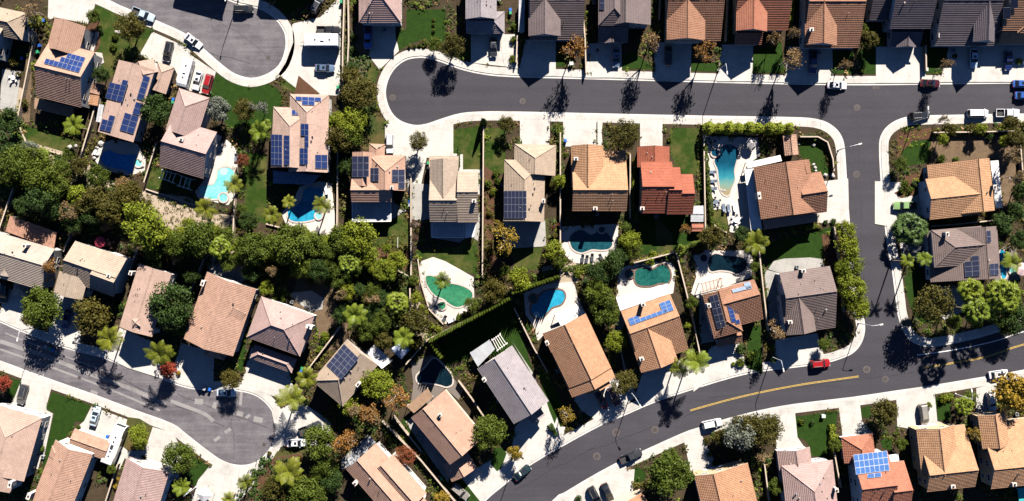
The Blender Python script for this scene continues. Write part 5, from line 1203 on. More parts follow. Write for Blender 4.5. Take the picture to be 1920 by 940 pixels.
    for sx in (-wx, wx):
        for s_ in (-1, 1):
            m = MB(); M = Matrix.Translation((sx, s_ * (W - .10), .34)) @ Matrix.Rotation(math.pi / 2, 4, 'X'); pr = [(.0, -.11), (.30, -.11), (.34, -.08), (.34, .08), (.30, .11), (.0, .11)]
            mm = MB(); mm.lathe(pr, 16); m.v = [tuple(M @ Vector(p)) for p in mm.v]; m.f, m.uv, m.mi = mm.f, mm.uv, mm.mi
            k = len(out); out.append(('wheel', mesh_of(m, 'wheel', (M_TYRE,), .001), M_TYRE, None))
            mm = MB(); mm.lathe([(0, -.122), (.20, -.122), (.22, -.1), (.22, .1), (.20, .122), (0, .122)], 12); m = MB(); m.v = [tuple(M @ Vector(p)) for p in mm.v]; m.f, m.uv, m.mi = mm.f, mm.uv, mm.mi
            out.append(('rim', mesh_of(m, 'rim', (M_RIM,), .001), M_RIM, k))
    for s_ in (-1, 1):
        m = MB(); y = s_ * W * .66; m.box(h - .17, y - .2, zn - .16, h - .02, y + .2, zn - .02); out.append(('headlight', mesh_of(m, 'headlight', (M_LAMPW,)), M_LAMPW, None))
        m = MB(); y = s_ * W * .72; m.box(-h - .015, y - .14, .72, -h + .16, y + .14, .92); out.append(('taillight', mesh_of(m, 'taillight', (M_LAMPR,)), M_LAMPR, None))
        m = MB(); m.box(x3 - .35, s_ * (W + .1) - .1, zc - .02, x3 - .2, s_ * (W + .1) + .1, zc + .12); out.append(('side_mirror', mesh_of(m, 'side_mirror'), None, None))
    CARS[kind] = out; return out
def vehicle(x, y, ang, kind, colr, label, z=0.012, name='parked_car', cat='car', scale=1.0, on_drive=True):
    p = P(x, y, 1.0); root = empty(name, (p.x, p.y, 0.225 if on_drive else 0.0), -math.radians(ang)); root.scale = (scale,) * 3
    tag(root, label, cat, 'cars parked along the streets and on drives'); obs = []
    for nm, me, mt, par in car_parts(kind):
        o = put(nm, me, obs[par] if par is not None else root); obs.append(o)
        if mt is None: mat_slot(o, PAINT[colr])
    LAND.append((label_ref(label), x, y, 12)); return root
STOP = set('parked with on in between beside above below under at hitched half cut by alone shaded behind casting against the tiled upper lower'.split())
def label_ref(l):
    out = []
    for w in l.replace(',', ' ,').split():
        if w in STOP or w == ',': break
        out.append(w)
    return 'the ' + ' '.join(out)
V = vehicle
for a in ((268, 27, 22, 'pickup', 'ice blue', 'ice blue pickup truck parked along the worn round street', 0), (362, 77, 38, 'sedan', 'white', 'white convertible style car parked at the kerb of the worn round street', 0),
          (315, 97, 103, 'suv', 'black', 'black car with dark windows on the pink ridge solar house drive'), (370, 151, 104, 'sedan', 'white', 'white sedan on a drive between the camper and the red car'),
          (389, 158, 106, 'suv', 'red', 'bright red wagon on the drive beside the white sedan and lawn'), (456, 17, 1, 'suv', 'black', 'black wagon parked at the top kerb of the worn round street', 0),
          (616, 57, 0, 'pickup', 'black', 'black pickup truck hitched right above the big white trailer'), (609, 128, 2, 'sedan', 'slate blue', 'slate blue sedan on the wide concrete below the big trailer'),
          (595, 8, -60, 'suv', 'charcoal', 'charcoal car half in shade at the photo top above the trailer'), (690, 70, 90, 'pickup', 'blue', 'deep blue pickup truck in shade on the mauve house drive'),
          (925, 89, 90, 'sedan', 'charcoal', 'charcoal sedan in shade below the small grey blue house'), (1155, 108, 90, 'sedan', 'slate blue', 'shaded slate blue sedan on the porch gablet house drive'),
          (1253, 105, 90, 'sedan', 'black', 'black sedan in shade on the orange gabled street house drive'), (1524, 117, 90, 'pickup', 'dark blue', 'dark blue pickup truck shaded on the chimney house drive'),
          (1570, 160, 2, 'sedan', 'white', 'white and blue tinted sedan parked at the upper street kerb', 0), (1745, 156, 2, 'sedan', 'dark red', 'dark red sedan parked at kerb of the upper street', 0),
          (1826, 109, 90, 'sedan', 'ice blue', 'pale blue hatchback half in sun on the charcoal house drive'), (1891, 114, 90, 'sedan', 'dark blue', 'dark blue sedan in shade at the upper corner drive'),
          (1918, 157, 0, 'sedan', 'blue', 'blue sedan cut by the photo edge, upper one of two', 0), (1922, 179, 0, 'sedan', 'blue', 'blue sedan cut by the photo edge, lower one of two', 0),
          (1725, 217, -4, 'suv', 'black', 'black wagon under the street lamp at the side street corner', 0), (1834, 213, 0, 'van', 'white', 'white long wagon parked at kerb beside the white pickup', 0),
          (1890, 212, 0, 'pickup', 'white', 'white pickup with dark open bed at the upper street kerb', 0), (731, 269, 90, 'suv', 'white', 'white wagon on the drive beside the lone round tree'),
          (1697, 386, 180, 'pickup', 'light green', 'light green covered pickup on the side street drive'), (1712, 468, 180, 'suv', 'charcoal', 'charcoal car in shade beside the dark fan palm'),
          (1538, 682, -5, 'suv', 'red', 'red car parked below the taupe house on the curving street', 0), (1873, 702, -8, 'sedan', 'white', 'white sedan parked at the lower kerb by the yellow tree', 0),
          (1732, 777, 82, 'van', 'beige', 'beige minivan on the drive of the orange house with yellow wall'), (1859, 753, 82, 'suv', 'white', 'white wagon with blue tinted roof beside the yellow tree'),
          (1335, 795, -12, 'suv', 'white', 'white wagon parked at the kerb beside grey green trees', 0), (1183, 856, -24, 'pickup', 'charcoal', 'charcoal pickup parked at the lower kerb of the curving street', 0),
          (979, 887, -40, 'sedan', 'teal black', 'teal black car under the street lamp on the curving street', 0), (1115, 930, 62, 'suv', 'black', 'black wagon, the more cropped of two on the wide drive'),
          (1139, 924, 66, 'sedan', 'black', 'glossy black sedan alone on its side of the wide drive'), (42, 740, 106, 'suv', 'charcoal', 'charcoal wagon on drive beside the clipped lawn and red tree'),
          (178, 781, -74, 'sedan', 'ice blue', 'ice blue sedan with sunroof on drive beside the clipped lawn'), (424, 737, 2, 'sedan', 'ice blue', 'pale blue sedan half hidden by a tree on the patched street', 0),
          (582, 803, -22, 'pickup', 'charcoal', 'charcoal pickup in tree shade beside the white parked sedan'), (556, 831, -2, 'sedan', 'white', 'white sedan by the tree at the patched street end'),
          (863, 922, 40, 'suv', 'beige', 'beige wagon on the drive of the pink house with black pool'), (1128, 751, 62, 'sedan', 'dark red', 'dark red sedan in house shade on the terracotta stepped drive'),
          (1151, 744, 66, 'suv', 'dark red', 'maroon wagon in tree shade beside the dark red sedan'), (8, 550, 100, 'suv', 'black', 'black car in shade at the photo edge by the cream house'),
          (125, 599, 104, 'sedan', 'dark blue', 'dark blue sedan in shade between two leafy trees')):
    V(*a[:6], on_drive=len(a) < 7, **({'name': 'pickup_truck', 'cat': 'pickup truck'} if a[3] == 'pickup' else {}))

def camper(x, y, ang, L, W, hgt, label, motor=False, vents=3, extra=()):
    p = P(x, y, hgt * .8); root = empty('motorhome' if motor else 'camper_trailer', (p.x, p.y, 0.225), -math.radians(ang)); tag(root, label, 'motorhome' if motor else 'trailer', 'campers parked on drives')
    m = MB(); prof = [(-L / 2, .55), (-L / 2, hgt - .12), (-L / 2 + .2, hgt), (L / 2 - .9, hgt), (L / 2 - .25, hgt - .35), (L / 2, hgt * .55), (L / 2 - .1, .55)]
    rg = lambda s_, k: [(a * (1 - .004 * k), s_ * (W / 2 - .06 * k), b - .05 * k * (b > 1.5)) for a, b in prof]
    A, B, C_, D = rg(-1, 1), rg(-1, 0), rg(1, 0), rg(1, 1); E = [[(a, -W / 2, min(b, hgt - .08)) for a, b in prof], [(a, W / 2, min(b, hgt - .08)) for a, b in prof]]
    T = [[(a, -W / 2 + .1, b) for a, b in prof], [(a, W / 2 - .1, b) for a, b in prof]]
    loft(m, [E[0], T[0], T[1], E[1]]); m.build('body', PAINT['white'], root, weld=.001)
    rr = random.Random(label)
    for i in range(vents):
        t = -L * .36 + L * .62 * (i + .5) / vents; k = MB(); k.box(t - .2, -.2, hgt + .002, t + .2, .2, hgt + .12, 0, None, .03); k.build('roof_vent', rr.choice((M_DARK, M_GLASS, M_DARK)), root, weld=0)
    k = MB(); k.box(-L * .05 - .45, -.38, hgt + .002, -L * .05 + .45, .38, hgt + .3, 0, None, .08); k.build('air_conditioner', M_TRIM if vents < 4 else M_DARK, root, weld=0)
    for s_ in (-1, 1):
        for t in (-.28, 0.02, .24):
            k = MB(); yy = sorted((s_ * (W / 2 - .02), s_ * (W / 2 + .02))); k.box(L * t - .45, yy[0], 1.5, L * t + .45, yy[1], 2.1); k.build('window', M_CARGL, root, weld=0)
        for t in ((-.30, .34) if motor else (-.12, -.02)):
            k = MB(); M = Matrix.Translation((L * t, s_ * (W / 2 - .16), .36)) @ Matrix.Rotation(math.pi / 2, 4, 'X'); mm = MB(); mm.lathe([(0, -.12), (.36, -.12), (.36, .12), (0, .12)], 14)
            k.v = [tuple(M @ Vector(q)) for q in mm.v]; k.f, k.uv, k.mi = mm.f, mm.uv, mm.mi; k.build('wheel', M_TYRE, root)
    if motor: k = MB(); k.face([(L / 2 - .24, -W / 2 + .2, hgt - .38), (L / 2 - .24, W / 2 - .2, hgt - .38), (L / 2 + .015, W / 2 - .2, hgt * .58), (L / 2 + .015, -W / 2 + .2, hgt * .58)]); k.build('windshield', M_CARGL, root)
    else: k = MB(); k.tube([(L / 2 - .3, 0, .6), (L / 2 + 1.1, 0, .5)], [.07, .06], 6); k.build('drawbar', M_DARK, root)
    k = MB(); k.tube([(-L * .3, -W / 2 - .06, hgt - .3), (L * .2, -W / 2 - .06, hgt - .3)], [.09, .09], 8); k.build('rolled_awning', M_TRIM, root)
    LAND.append((label_ref(label), x, y, 18)); return root
camper(347, 138, 105, 7.0, 2.4, 2.9, 'white camper beside the white sedan and red wagon', False, 3)
camper(602, 76, 180, 8.4, 2.9, 3.5, 'big white trailer behind the black pickup truck casting a wide shade', False, 3)
camper(214, 833, -69, 9.8, 2.7, 3.3, 'long white motorhome with dark roof vents by the salmon house', True, 5)

# ------------------------------------------------------------------ street furniture
M_POLE = plain('galvanised_pole', (0.50, 0.52, 0.54), 0.5, 0.08, 3, 0.2); M_IRON = plain('cast_iron', (0.04, 0.034, 0.033), 0.7, 0.25, 6); M_RING = concrete('manhole_collar', (0.075, 0.062, 0.06), 0.3)
BIN = {'green': plain('green_plastic', (0.02, 0.22, 0.10), 0.5), 'blue': plain('blue_plastic', (0.015, 0.10, 0.42), 0.5), 'grey': plain('grey_plastic', (0.30, 0.31, 0.33), 0.5), 'black': plain('black_plastic', (0.02, 0.02, 0.022), 0.5), 'white': plain('white_plastic', (0.6, 0.6, 0.6), 0.5)}
NEED = []                     # (object, wording, category, group, x, y): labels written once all landmarks are known
def lamp(bx, by, dx, dy):
    p = P(bx, by); root = empty('street_lamp', (p.x, p.y, 0.13)); d = Vector((dx, -dy, 0)); ln = 1.9; d.normalize(); h = 8.9
    m = MB(); m.tube([(0, 0, 0), (0, 0, h)], [.13, .075], 10); m.build('pole', M_POLE, root)
    m = MB(); m.tube([Vector((0, 0, h - .05)), d * .7 + Vector((0, 0, h + .25)), d * ln + Vector((0, 0, h + .35))], [.065, .055, .05], 8); m.build('arm', M_POLE, root)
    m = MB(); M = Matrix.Translation(d * (ln + .3) + Vector((0, 0, h + .33))) @ Matrix.Rotation(math.atan2(d.y, d.x), 4, 'Z'); m.box(-.42, -.16, -.08, .42, .16, .08, 0, M, .03); m.build('lamp_head', M_TRIM, root)
    m = MB(); m.lathe([(.24, 0), (.24, .22), (.15, .3), (0, .3)], 12); m.build('base', M_POLE, root)
    NEED.append((root, 'grey cobra head street lamp', 'street lamp', 'street lamps', bx, by)); LAND.append
for a in ((1346, 133, .1, 1), (1571, 282, 1, -.25), (1609, 606, 1, -.15), (1710, 230, 0, -1), (1446, 669, .2, 1), (1183, 736, .5, .85), (966, 858, .5, .85), (72, 614, -.2, 1), (447, 1, -.2, 1), (368, 913, .7, -.7), (1791, 739, -.15, -1)): lamp(*a)
def bin_(x, y, colr, ang=None):
    p = P(x, y, .6); root = empty('wheelie_bin', (p.x, p.y, 0.13), rt.uniform(-.4, .4)); m = MB()
    m.box(-.26, -.30, .06, .26, .30, .98, 0, None, -.05); m.build('body', BIN[colr], root)
    m = MB(); m.box(-.33, -.39, .985, .33, .38, 1.05, 0, None, .03); m.build('lid', BIN[colr], root)
    for s_ in (-1, 1): m = MB(); m.tube([(s_ * .24 - .03, .33, .1), (s_ * .24 + .03, .33, .1)], [.1, .1], 8); m.build('wheel', M_TYRE, root)
    NEED.append((root, colr + ' wheelie bin', 'bin', 'wheelie bins', x, y))
for t in '87 650 grey;94 653 green;100 656 blue;384 729 grey;394 730 blue;82 39 blue;52 61 green;52 67 blue;74 86 blue;71 98 green;42 110 blue;326 187 blue;325 192 green;770 372 green;769 379 blue;769 385 white;803 306 green;803 316 black;1060 264 blue;567 691 green;565 697 blue;823 893 black;828 897 green;634 164 green;957 19 blue;957 25 green;202 819 blue;640 4 green;1120 95 black'.split(';'):
    q = t.split(); bin_(float(q[0]), float(q[1]), q[2])
for x, y, r in ((736, 183, .75), (980, 190, .75), (1607, 202, .8), (1606, 327, .85), (1625, 693, .9), (1155, 811, .95), (1228, 806, .9), (1119, 856, .95), (1660, 711, .8), (503, 108, .6), (495, 834, .55), (149, 708, .5), (1639, 165, .4), (1646, 165, .4)):
    p = P(x, y); root = empty('manhole', (p.x, p.y, 0.004)); m = MB(); m.lathe([(r * .62, .0), (r * .62, .012), (r, .008), (r, -.01)], 24); m.build('collar', M_RING, root)
    m = MB(); m.lathe([(r * .6, -.01), (r * .6, .014), (r * .4, .018), (0, .018)], 24); m.build('cover', M_IRON, root); NEED.append((root, ('wide' if r > .7 else 'small') + ' round manhole cover', 'manhole', 'manholes in the streets', x, y))

M_WALLB = concrete('block_wall', (0.34, 0.27, 0.20), 0.25, 0.4); M_WALLP = concrete('pink_block_wall', (0.36, 0.23, 0.17), 0.25, 0.4); M_WALLC = concrete('cap_stone', (0.40, 0.33, 0.26), 0.2)
WALLRUNS = []
M_FENCE = plain('dark_fence', (0.10, 0.07, 0.05), 0.8, 0.3, 2)
def wall(text, h=1.75, mat=None, word='tan block wall', t=0.22, name='block_wall'):
    q = list(map(float, text.split())); px = list(zip(q[::2], q[1::2])); w = [P(*p) for p in px]; base = w[0].copy(); base.z = 0.1
    root = empty(name, base); L, Rr = offset_line(w, t / 2, False), offset_line(w, -t / 2, False); m, k = MB(), MB(); L2, R2 = offset_line(w, t / 2 + .04, False), offset_line(w, -t / 2 - .04, False)
    for mm, A, B, z0, z1 in ((m, L, Rr, .0, h), (k, L2, R2, h, h + .07)):
        rings = [[(A[i].x, A[i].y, z0), (A[i].x, A[i].y, z1), (B[i].x, B[i].y, z1), (B[i].x, B[i].y, z0)] for i in range(len(w))]; loft(mm, rings)
    m.build('wall' if name == 'block_wall' else 'fence_panel', mat or M_WALLB, root, off=Vector((base.x, base.y, 0))); k.build('capping', M_WALLC if name == 'block_wall' else M_FENCE, root, off=Vector((base.x, base.y, 0)))
    WALLRUNS.append(px)
    i = len(px) // 2; mx, my = (px[0][0] + px[-1][0]) / 2, (px[0][1] + px[-1][1]) / 2
    NEED.append((root, word, 'wall' if name == 'block_wall' else 'fence', 'garden walls', mx, my))
for t in ('72 64 55 150 38 233', '195 160 175 235 156 298', '298 270 275 343', '648 -5 645 90 644 178', '636 238 634 440', '907 240 905 520', '772 335 772 520', '1050 250 1050 465', '1050 466 1050 524', '1180 290 1180 410', '1317 250 1320 432',
          '1420 470 1428 545 1437 620', '1560 426 1572 500 1578 585', '762 682 803 636', '640 612 610 652 578 694', '739 778 792 845', '718 787 790 860 856 940', '964 577 1000 650 1026 696', '860 712 885 745 908 780', '1430 868 1434 900 1439 938', '1560 846 1566 880 1573 912',
          '262 468 250 504', '386 485 375 515 361 547', '145 425 125 472', '32 352 5 432', '226 868 214 905 202 942', '446 315 443 390 440 455', '655 0 656 80 652 160', '770 540 772 640', '803 636 960 556', '1090 5 1096 75 1098 140', '1236 0 1234 40', '1362 0 1358 80', '1730 88 1731 135', '970 70 968 120', '1130 880 1128 880'): 
    if t != '1130 880 1128 880': wall(t)
for t in ('1745 250 1830 249 1905 247 1912 330', '1740 425 1800 420 1872 412', '1265 470 1283 540 1300 610 1310 662', '1186 493 1230 482 1276 470', '1497 258 1530 258 1548 268 1558 300 1560 322'): wall(t, 1.5, M_WALLP, 'pinkish garden wall')
for t in ('275 355 320 370 366 386', '500 420 530 428 545 440', '80 279 115 290', '784 486 790 530 805 580 832 608', '1335 420 1352 432 1362 436', '40 240 52 272', '675 470 705 485 770 520'): wall(t, .5, M_WALLC, 'low pale retaining wall')
wall('1338 250 1420 255', 1.8, M_FENCE, 'dark wooden fence', .1, 'garden_fence'); wall('1530 200 1530 200.5', 1, M_FENCE) if 0 else None

# low planting that hugs the walls on both sides: nobody could count it
def wall_planting(colr, seed, dens):
    rr = random.Random(seed); m = MB()
    for px in WALLRUNS:
        w = [P(*p) for p in px]
        for a, b in zip(w, w[1:]):
            d = b - a; n_ = Vector((-d.y, d.x, 0)).normalized(); k = int(d.length * dens)
            for _ in range(k):
                if math.sin(a.x * 3 + _ * .35 + seed) < -.25: continue
                c = a + d * rr.random() + n_ * rr.choice((-1, 1)) * rr.uniform(.35, 1.5); rad = rr.uniform(.3, .75)
                for _j in range(12):
                    e = Vector((rr.gauss(0, .5), rr.gauss(0, .5), abs(rr.gauss(0, .6)))); leafquad(m, Vector((c.x, c.y, .12)) + e * rad, (e + Vector((0, 0, .5))).normalized(), rad * .3, rr)
    o = put('ground_cover', mesh_of(m, 'ground_cover')); mat_slot(o, LEAF[colr]); o['kind'] = 'stuff'
wall_planting('green', 5, .9); wall_planting('olive', 6, .5); wall_planting('lime', 7, .4)
def in_poly(x, y, px):
    c = False
    for i in range(len(px)):
        (x0, y0), (x1, y1) = px[i], px[i - 1]
        if (y0 > y) != (y1 > y) and x < (x1 - x0) * (y - y0) / (y1 - y0) + x0: c = not c
    return c
# patchy low growth over the bare soil between lawns, drives and houses
def soil_growth():
    from mathutils import noise as mn
    rr = random.Random(77); ms = {k: MB() for k in ('dark', 'olive', 'green', 'tan', 'lime')}
    keep = [[(p.x, p.y) for p in offset_line(w, -1.9)] for _, w, _ in ROADS]; yp = [[tuple(P(*p)[:2]) for p in px] for px in YPX]
    bb = [(min(p[0] for p in l), max(p[0] for p in l), min(p[1] for p in l), max(p[1] for p in l), l) for l in keep + yp]
    for _ in range(62000):
        x, y = rr.uniform(-132, 132), rr.uniform(-68, 68); n = mn.noise(Vector((x * .16, y * .16, 3)))
        if n < -.28 + rr.random() * .3: continue
        if any(a < x < b and c < y < d and in_poly(x, y, l) for a, b, c, d, l in bb): continue
        v = Vector((x, y, 0))
        if any(k.inside(v, -.3) for k in BLOCKS): continue
        m = ms['tan' if rr.random() < .1 else 'olive' if mn.noise(Vector((x * .1, y * .1, 9))) > .1 else 'lime' if mn.noise(Vector((x * .35, y * .35, 5))) > .33 else 'green' if rr.random() < .5 else 'dark']; rad = rr.uniform(.25, .7) if rr.random() < .8 else rr.uniform(.7, 1.15)
        for _j in range(10):
            e = Vector((rr.gauss(0, .5), rr.gauss(0, .5), abs(rr.gauss(0, .5)))); leafquad(m, Vector((x, y, .12)) + e * rad, (e + Vector((0, 0, .5))).normalized(), rad * .33, rr)
    for k, m in ms.items(): o = put('ground_cover', mesh_of(m, 'ground_cover')); mat_slot(o, LEAF[k]); o['kind'] = 'stuff'
soil_growth()
# ------------------------------------------------------------------ pools
WATER = {'turquoise': water_mat('turquoise_pool_water', (0.06, 0.36, 0.36), (0.20, 0.50, 0.47)), 'blue': water_mat('blue_pool_water', (0.01, 0.15, 0.27), (0.02, 0.24, 0.36)), 'deep': water_mat('deep_blue_pool_water', (0.02, 0.18, 0.44), (0.03, 0.24, 0.52)),
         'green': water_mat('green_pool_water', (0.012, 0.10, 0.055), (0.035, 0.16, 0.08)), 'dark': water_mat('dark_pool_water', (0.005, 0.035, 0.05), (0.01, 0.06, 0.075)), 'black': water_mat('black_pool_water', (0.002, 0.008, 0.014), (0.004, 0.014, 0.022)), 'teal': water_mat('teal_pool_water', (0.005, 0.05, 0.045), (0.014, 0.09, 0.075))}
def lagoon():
    m = water_mat('lagoon_pool_water', (0.006, 0.07, 0.12), (0.012, 0.12, 0.18)); nt = m.node_tree; b = nt.nodes['Principled BSDF']   # a beach entry: the floor rises to sand at the south end; shade painted into the deep north end
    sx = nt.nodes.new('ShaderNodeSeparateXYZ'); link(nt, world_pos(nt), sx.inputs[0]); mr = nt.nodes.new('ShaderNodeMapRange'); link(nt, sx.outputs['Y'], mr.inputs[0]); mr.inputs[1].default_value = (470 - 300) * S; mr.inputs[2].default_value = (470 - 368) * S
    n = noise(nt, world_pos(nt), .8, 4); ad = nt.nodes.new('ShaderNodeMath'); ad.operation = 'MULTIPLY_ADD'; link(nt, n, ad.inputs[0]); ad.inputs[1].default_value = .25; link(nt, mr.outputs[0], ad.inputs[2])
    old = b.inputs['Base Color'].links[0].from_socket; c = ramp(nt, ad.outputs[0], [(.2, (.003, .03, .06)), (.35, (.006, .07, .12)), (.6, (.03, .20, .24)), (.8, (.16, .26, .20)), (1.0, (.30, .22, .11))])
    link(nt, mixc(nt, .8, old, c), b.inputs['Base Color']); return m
M_COPE = concrete('pool_coping', (0.42, 0.36, 0.32), 0.2); M_BRCOPE = plain('brick_coping', (0.12, 0.07, 0.05), 0.8, 0.25, 3)
M_STEP = plain('pool_step_plaster', (0.30, 0.50, 0.50), 0.3)
def pool(text, colr, label, spa=None, cope=None, z=0.27, steps=None, beach=None):
    q = list(map(float, text.split())); px = smooth_closed(list(zip(q[::2], q[1::2])), 6); c = P(sum(p[0] for p in px) / len(px), sum(p[1] for p in px) / len(px)); c.z = .1
    root = empty('swimming_pool', c); tag(root, label, 'pool', 'garden swimming pools'); off = Vector((c.x, c.y, .1)); w = ccw(px); cm = cope or M_COPE
    o = strip('coping', w, -.34, .03, z + .06, cm, True, .25); o.parent = root; o.location = -off
    o = sheet('water', [(p.x, p.y) for p in w], z, WATER[colr], world=True, parent=root, off=off)
    if spa:
        x, y, r = spa[:3]; s_ = [P(x + r * math.cos(i * math.pi / 12), y + r * math.sin(i * math.pi / 12)) for i in range(24)]
        if area2(s_) < 0: s_.reverse()
        o = strip('spa_coping', s_, -.34, .03, z + .22, cm, True, .4); o.parent = root; o.location = -off
        sheet('spa_water', [(p.x, p.y) for p in s_], z + .12, WATER[spa[3] if len(spa) > 3 else colr], world=True, parent=root, off=off)
    if steps:
        for k in range(3):
            x, y, r = steps; s_ = [(x + (r - 2 * k) * math.cos(i * math.pi / 10), y + (r - 2 * k) * math.sin(i * math.pi / 10)) for i in range(20)]
            sheet('pool_step', s_, z + .006 + .004 * k, M_STEP, parent=root, off=off)
    LAND.append(('the ' + label.split(' beside')[0].split(' below')[0].split(' with')[0].split(' behind')[0].split(' in ')[0], (c.x / S + 960), 470 - c.y / S, 30)); return root
pool('411 318 425 314 438 320 440 335 430 348 427 360 416 371 396 373 376 365 375 353 386 347 399 347 406 338 408 328', 'turquoise', 'bright turquoise curvy pool beside the white pergola house', (420, 371, 8), None, .27, (420, 321, 8))
pool('570 357 582 351 602 354 607 366 596 385 605 402 588 412 566 416 547 414 540 405 542 394 557 386 567 370', 'blue', 'sunny blue kidney pool behind the pink hipped solar house', (598, 405, 6, 'turquoise'))
pool('195 287 206 282 218 287 232 290 250 290 258 294 252 315 246 325 234 320 215 316 198 311 190 299', 'deep', 'deep blue shaded pool behind the pink ridge solar house', (261, 306, 7, 'turquoise'))
pool('1068 447 1076 436 1091 431 1108 440 1125 433 1141 440 1148 455 1143 466 1128 469 1110 468 1090 474 1073 466', 'dark', 'dark shaded pool with dark loungers beside it', (1128, 431, 6))
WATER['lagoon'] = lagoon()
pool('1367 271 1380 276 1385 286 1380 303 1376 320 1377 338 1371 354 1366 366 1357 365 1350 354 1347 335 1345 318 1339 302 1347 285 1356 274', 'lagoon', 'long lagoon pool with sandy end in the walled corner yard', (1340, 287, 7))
pool('798 521 806 517 820 521 840 530 865 536 882 545 886 556 876 569 858 576 843 570 832 561 816 554 803 538', 'green', 'green pear shaped pool with a palm leaning over it', (829, 573, 7))
pool('997 573 1010 557 1021 547 1040 543 1055 546 1059 557 1052 570 1036 576 1026 586 1015 596 1002 594 996 584', 'blue', 'vivid turquoise pool with brick edge behind the terracotta stepped house', (1000, 560, 7, 'teal'), M_BRCOPE, .27, (1006, 590, 6))
pool('1192 507 1205 502 1222 506 1240 496 1252 502 1257 517 1252 530 1236 531 1220 536 1198 535 1190 524', 'teal', 'dark teal pool with brick spa wall behind the long solar strip', (1181, 514, 7, 'dark'), M_BRCOPE)
pool('1329 485 1340 476 1360 480 1380 481 1395 485 1400 495 1395 507 1382 514 1368 509 1350 507 1333 509 1327 498', 'black', 'near black pool with pale deck behind the brown solar dotted house', (1319, 484, 7, 'black'))
pool('814 672 832 686 846 702 848 719 838 725 826 722 812 719 795 717 785 718 782 705 797 690', 'black', 'black pool in deep shade behind the pink maroon house')
pool('1876 468 1886 478 1886 505 1885 520 1878 522 1873 503 1873 480', 'blue', 'narrow blue pool under palms at the photo edge', (1898, 507, 7, 'turquoise'))

# ------------------------------------------------------------------ garden furniture and small structures
M_CUSH = plain('dark_cushion', (0.035, 0.04, 0.05), 0.9, 0.15, 4); M_WCUSH = plain('white_cushion', (0.6, 0.6, 0.62), 0.9, 0.1, 4); M_SLING = plain('slate_sling', (0.10, 0.13, 0.18), 0.8, 0.1, 4)
def lounger(x, y, ang, mat, word):
    p = P(x, y, .4); root = empty('sun_lounger', (p.x, p.y, 0.255), -math.radians(ang))
    m = MB(); m.box(-1.0, -.36, .3, .35, .36, .40); m.build('seat', mat, root, weld=0)
    m = MB(); M = Matrix.Translation((.36, 0, .33)) @ Matrix.Rotation(-.6, 4, 'Y'); m.box(0, -.36, 0, .75, .36, .1, 0, M); m.build('backrest', mat, root, weld=0)
    for a in (-.9, .3):
        for b in (-.3, .3): m = MB(); m.box(a - .03, b - .03, 0, a + .03, b + .03, .3); m.build('leg', M_DARK, root, weld=0)
    NEED.append((root, word, 'lounger', 'sun loungers by the pools', x, y))
for a in ((1335, 323, 0, M_SLING), (1336, 340, 0, M_SLING), (1336, 354, 0, M_SLING), (1357, 390, 85, M_SLING), (1366, 391, 80, M_SLING), (1377, 390, 80, M_WCUSH), (1092, 485, -85, M_CUSH), (1100, 486, -82, M_CUSH), (1110, 483, -88, M_CUSH), (1127, 483, -120, M_CUSH),
          (833, 598, -60, M_CUSH), (847, 601, -25, M_WCUSH), (443, 296, -85, M_SLING), (612, 358, 70, M_WCUSH), (180, 283, -60, M_WCUSH)):
    lounger(*a, {id(M_SLING): 'slate', id(M_CUSH): 'charcoal', id(M_WCUSH): 'white'}[id(a[3])] + ' sun lounger')
def umbrella(x, y, colr, mat, r=1.35):
    p = P(x, y, 2.3); root = empty('parasol', (p.x, p.y, 0.15)); m = MB(); m.tube([(0, 0, 0), (0, 0, 2.55)], [.03, .025], 8); m.build('pole', M_SILV, root)
    m = MB(); k = 8
    for i in range(k):
        a, b = 2 * math.pi * i / k, 2 * math.pi * (i + 1) / k; c = (a + b) / 2
        t, u, v, w = (0, 0, 2.6), (r * math.cos(a), r * math.sin(a), 2.1), (r * .95 * math.cos(c), r * .95 * math.sin(c), 2.07), (r * math.cos(b), r * math.sin(b), 2.1)
        m.face([t, u, v]); m.face([t, v, w])
        for e, f in ((u, v), (v, w)): m.face([e, (e[0], e[1], e[2] - .14), (f[0], f[1], f[2] - .14), f])
    m.build('canopy', mat, root); m = MB(); m.lathe([(.3, 0), (.3, .08), (0, .1)], 12); m.build('base', M_IRON, root); NEED.append((root, colr + ' octagonal parasol', 'parasol', 'parasols', x, y))
umbrella(187, 454, 'crimson', plain('crimson_cloth', (0.42, 0.04, 0.08), 0.85, 0.1)); umbrella(1917, 505, 'pale pink', plain('pale_pink_cloth', (0.5, 0.36, 0.36), 0.85, 0.1), 1.6); umbrella(1409, 268, 'grey', plain('grey_cloth', (0.3, 0.28, 0.28), 0.85), 1.3); umbrella(351, 341, 'green', plain('green_cloth', (0.03, 0.22, 0.15), 0.85), .8)
